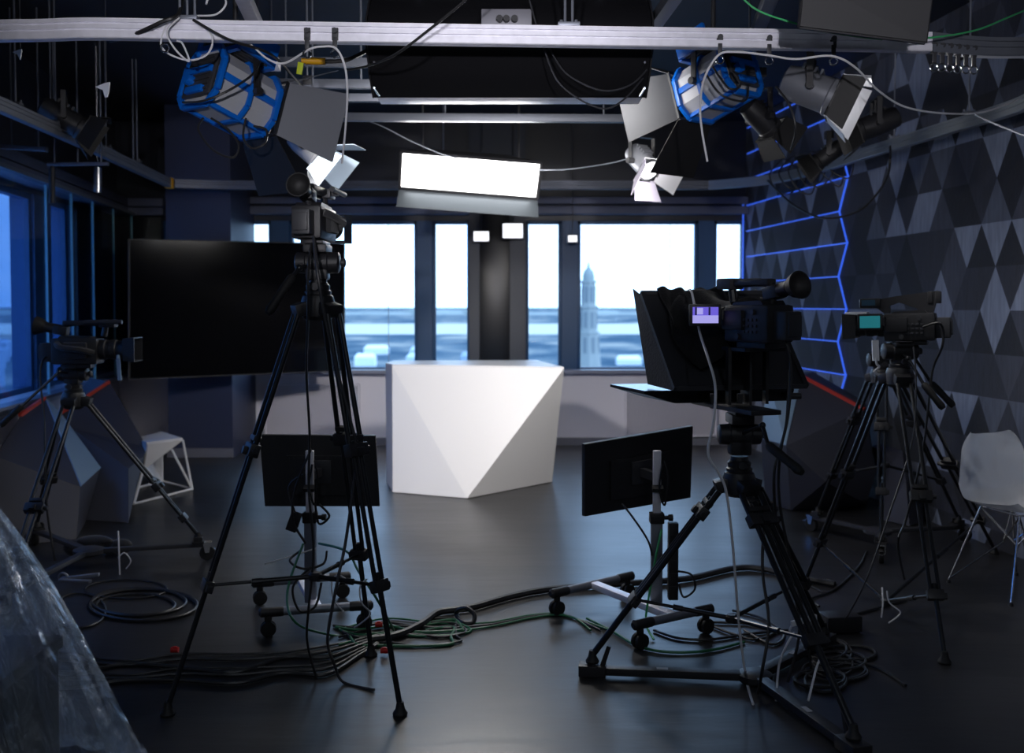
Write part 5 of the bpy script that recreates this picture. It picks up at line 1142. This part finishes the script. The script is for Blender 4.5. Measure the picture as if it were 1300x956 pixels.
# zip ties and loops
cable('white cable tie loop around the lower clamp of the prompter tripod', M_wcable, .0045, [(1006, 792, 4.02), (1003, 803, 4.0), (1015, 812, 3.95), (1030, 814, 3.93), (1038, 806, 3.95), (1034, 786, 4.02)], name='cable_tie', cat='cable tie')
cable('white cable hanging in a curve left of the prompter tripod clamp', M_wcable, .0045, [(1008, 803, 3.95), (998, 820, 3.9), (989, 845, 3.8), (985, 890)], name='cable')
cable('white cable hanging in a curve right of the prompter tripod clamp', M_wcable, .0045, [(1036, 808, 3.95), (1042, 830, 3.9), (1036, 850, 3.8), (1026, 890)], name='cable')
m = MB(); m.bar(aY(1005, 792, 3.9), aY(1036, 783, 3.95), .012, .02); tag(m.build('white_strap', M_wcable), 'short white strap across the prompter tripod clamp', 'strap')
cable('long stiff white cable tie sticking out of the left monitor stand', M_wcable, .0035, [(336, 716, 4.5), (370, 706, 4.52), (402, 696, 4.55)], name='cable_tie', cat='cable tie')
cable('white cable looping beside the rear leg of the centre tripod', M_wcable, .0035, [(448, 742, 4.1), (430, 730, 4.1), (421, 740, 4.1), (424, 762, 4.1), (436, 776, 4.1)])
cable('white cable with a loose end beside the centre tripod right leg', M_wcable, .0035, [(466, 735, 4.0), (457, 745, 4.0), (459, 765, 4.0), (470, 780, 4.0), (450, 797, 4.1)])
cable('white cable tie standing up on the spreader of the right tripod', M_wcable, .004, [(1120, 746, 4.6), (1121, 765, 4.55), (1119, 784, 4.55)], name='cable_tie', cat='cable tie')
cable('white curled tie hanging from the spreader of the right tripod', M_wcable, .0035, [(1126, 750, 4.6), (1129, 765, 4.58), (1143, 778, 4.56), (1128, 791, 4.55)], name='cable_tie', cat='cable tie')
cable('white cable tie wrapped round the left dolly arm', M_wcable, .0045, [(150, 674, 5.5), (151, 700, 5.48), (152, 731, 5.5)], name='cable_tie', cat='cable tie')
cable('white cable loop on the left dolly beside its tie', M_wcable, .0035, [(150, 708, 5.5), (158, 702, 5.5), (166, 712, 5.5), (160, 722, 5.5)])
# floor cables
cable('thick black cable bundle snaking across the middle of the floor', M_bcable, .017, [(470, 812), (505, 806), (535, 792), (555, 778), (580, 774), (604, 770), (650, 757), (700, 748), (780, 742), (870, 735), (930, 722), (965, 722), (1010, 732), (1060, 742)])
cable('thick black cable coil standing as a small ring on the floor, centre', M_bcable, .011, [(580, 782), (588, 790), (600, 790), (602, 780, 'h', .04), (592, 772, 'h', .06), (581, 775, 'h', .04)], closed=True)
for i in range(9):
    o = (i-4)*3.2; k2 = rnd.uniform(-5, 5)
    mt_, nm = (M_gcable, 'green') if i % 2 == 0 else (M_bcable, 'black')
    cable('%s cable of the floor tangle right of the centre tripod, %s' % (nm, ['uppermost', 'second from the top', 'third from the top', 'fourth from the top', 'middle', 'fifth from the bottom', 'fourth from the bottom', 'third from the bottom', 'lowest'][i]), mt_, .005+.001*(i % 3), [(420+i*3, 800+o*.6), (455, 806+o), (490+k2, 803+o*1.3), (530, 806+o*1.1+k2), (572+k2*3, 806+o*.9), (598-abs(o)*2, 800+o*.7), (575, 790+o*.5), (540, 792+o*.6+k2)] if i % 3 else [(430, 812+o), (490, 798+o), (560, 799+o*.6), (620, 794+o*.3), (670, 784+o*.2), (705, 780+o*.1), (730, 785), (750+i*4, 800)], 'cables tangled on the floor by the centre tripod')
for i in range(6):
    o = i*6.0; k2 = rnd.uniform(-4, 4)
    cable('black cable lying along the bottom left of the floor, %s' % ['farthest', 'second farthest', 'third farthest', 'middle', 'third nearest', 'second nearest', 'nearest'][i], M_bcable, .005+.0018*(i % 3), [(20, 822+o*1.6), (90, 834+o*1.2-k2*2), (160, 836+o+k2*1.5), (230, 832+o-k2), (300, 834+o-k2*2), (360, 826+o+k2), (415, 820+o*1.2), (455, 812+o*.7), (480, 806+o*.4)], 'black cables along the bottom left of the floor')
for (x, y, l) in ((222, 825, 'red cable marker on the floor cables at the lower left'), (481, 793, 'red cable marker in the tangle, upper of two by the centre tripod'), (488, 826, 'red cable marker in the tangle, lower of two by the centre tripod')):
    p = aZ(x, y, .02); m = MB(); m.cyl(p-V((.016, 0, 0)), p+V((.016, 0, 0)), .012, seg=12); m.box(p+V((0, 0, .008)), (.018, .012, .014), None, .002); tag(m.build('cable_marker', M_red), l, 'marker')
for i, (a, b2, cx_, cy_) in enumerate(((68, 20, 182, 768), (60, 17, 176, 764), (50, 14, 172, 768), (34, 22, 100, 775), (52, 12, 160, 748))):
    cable('black cable loop lying under the left dolly, %s' % ['widest one', 'second widest', 'middle one', 'small one near the plastic sheet', 'rear one'][i], M_bcable, .009-.001*i, [(cx_+a*math.cos(t_), cy_+b2*math.sin(t_)) for t_ in [2*PI*k/10 for k in range(10)]], 'cable loops under the left dolly', closed=True)
for i, pts in enumerate(([(830, 800), (860, 810), (900, 812), (950, 805), (1000, 800)], [(745, 785), (775, 800), (810, 820), (850, 828), (900, 826), (945, 815)], [(900, 790), (950, 792), (985, 800), (960, 812), (925, 803), (905, 795)], [(930, 775), (968, 785), (995, 805), (980, 818), (945, 800)], [(1040, 790), (1085, 780), (1120, 770), (1150, 762)], [(1035, 810), (1080, 836), (1120, 850), (1150, 870)], [(1030, 745), (1050, 752), (1062, 744), (1050, 736), (1034, 740)], [(1040, 770), (1030, 760), (1060, 748), (1090, 720), (1100, 700)])):
    cable('black cable on the floor %s' % ['passing behind the prompter tripod', 'curving under the right monitor stand', 'in a flat loop left of the prompter clamp', 'in a second loop beside the prompter spreader', 'between the power box and the right tripod', 'trailing away at the bottom right', 'in a small loop left of the right tripod', 'leading to the dolly casters at the right'][i], [M_bcable, M_gcable][i in (1,)], .006, pts, 'loose cables on the floor around the prompter tripod')
rnd = random.Random(8)
for i in range(10):
    x0 = 1050+rnd.uniform(-12, 30); y0 = 838+rnd.uniform(-14, 26); a = rnd.uniform(22, 42); b2 = rnd.uniform(9, 18)
    cable('black cable coil in the heap right of the prompter tripod foot', M_bcable, rnd.uniform(.005, .008), [(x0+a*math.cos(t_), y0+b2*math.sin(t_)) for t_ in [2*PI*k/8+i for k in range(8)]], 'heap of cable coils right of the prompter foot', closed=True)
for i, pts in enumerate(([(395, 570, 4.5), (375, 620, 4.48), (372, 660, 4.5), (388, 690, 4.5)], [(405, 640, 4.5), (418, 655, 4.5), (405, 665, 4.5), (400, 640, 4.5)], [(380, 700, 4.5), (368, 712, 4.45), (385, 722, 4.42), (410, 716, 4.45), (415, 700, 4.5)], [(395, 720, 4.45), (372, 745, 4.4), (380, 775, 4.4), (400, 770, 4.4), (408, 740, 4.45)], [(385, 690, 4.45), (365, 750, 4.35), (375, 790, 4.2), (420, 806), (455, 808)], [(405, 690, 4.45), (440, 700, 4.3), (455, 725, 4.2), (478, 760, 4.1), (500, 800)])):
    cable('%s cable of the bundle on the left monitor stand, %s' % ('green' if i in (4, 5) else 'black', ['upper one by the post top', 'small loop below the screen', 'loop around the post foot', 'larger loop lower down', 'falling left to the floor tangle', 'running right to the centre tripod'][i]), M_gcable if i in (4, 5) else M_bcable, .0055, pts, 'cables on the left monitor stand')
for i, pts in enumerate(([(790, 640, 4.6), (802, 655, 4.55), (822, 685, 4.52), (828, 705, 4.55)], [(840, 672, 4.54), (834, 700, 4.52), (825, 750, 4.5), (820, 790, 4.5), (830, 812)], [(860, 725, 4.5), (878, 730, 4.48), (882, 748, 4.48), (868, 758, 4.5), (862, 742, 4.52)])):
    cable('%s on the right monitor stand' % ['black cable hanging from the monitor to the post', 'green cable running down the post', 'black cable loop beside the power strip'][i], M_gcable2 if i == 1 else M_bcable, .005, pts, 'cables on the right monitor stand')
# power box and clutter
p = aZ(1066, 800, 0); m = MB(); m.box(p+V((0, 0, .04)), (.17, .11, .075), Euler((0, 0, .15)), .010); m.box(p+V((-.07, -.03, .055)), (.02, .03, .02), None, .003); tag(m.build('power_box', M_black), 'small black power box on the floor right of the prompter tripod', 'power box')
p = aZ(120, 706, 0); m = MB()
for i in range(5): m.sphere(p+V((-.12+i*.07, .02*(i % 2), .05+.01*(i % 3))), .06, (1.1, .8, .8), 12)
m.sphere(p+V((0, 0, .09)), .06, (1.8, .8, .6), 14)
tag(m.build('cable_bag', M_cloth), 'crumpled black cable bag lying behind the left dolly', 'bag')
p = aZ(100, 735, .1); r = thing('spring_clamp', 'grey metal spring clamp lying on the left dolly', 'clamp', p)
m = MB(); m.bar(p+V((-.09, 0, .0)), p+V((.1, .01, .02)), .03, .018, bevel=.004); m.bar(p+V((-.09, -.02, .0)), p+V((.08, -.05, .0)), .03, .015, bevel=.004); m.ring(p+V((-.08, 0, .01)), (0, 1, .2), .022, .006); m.build('jaw', M_alud, r, world=True)
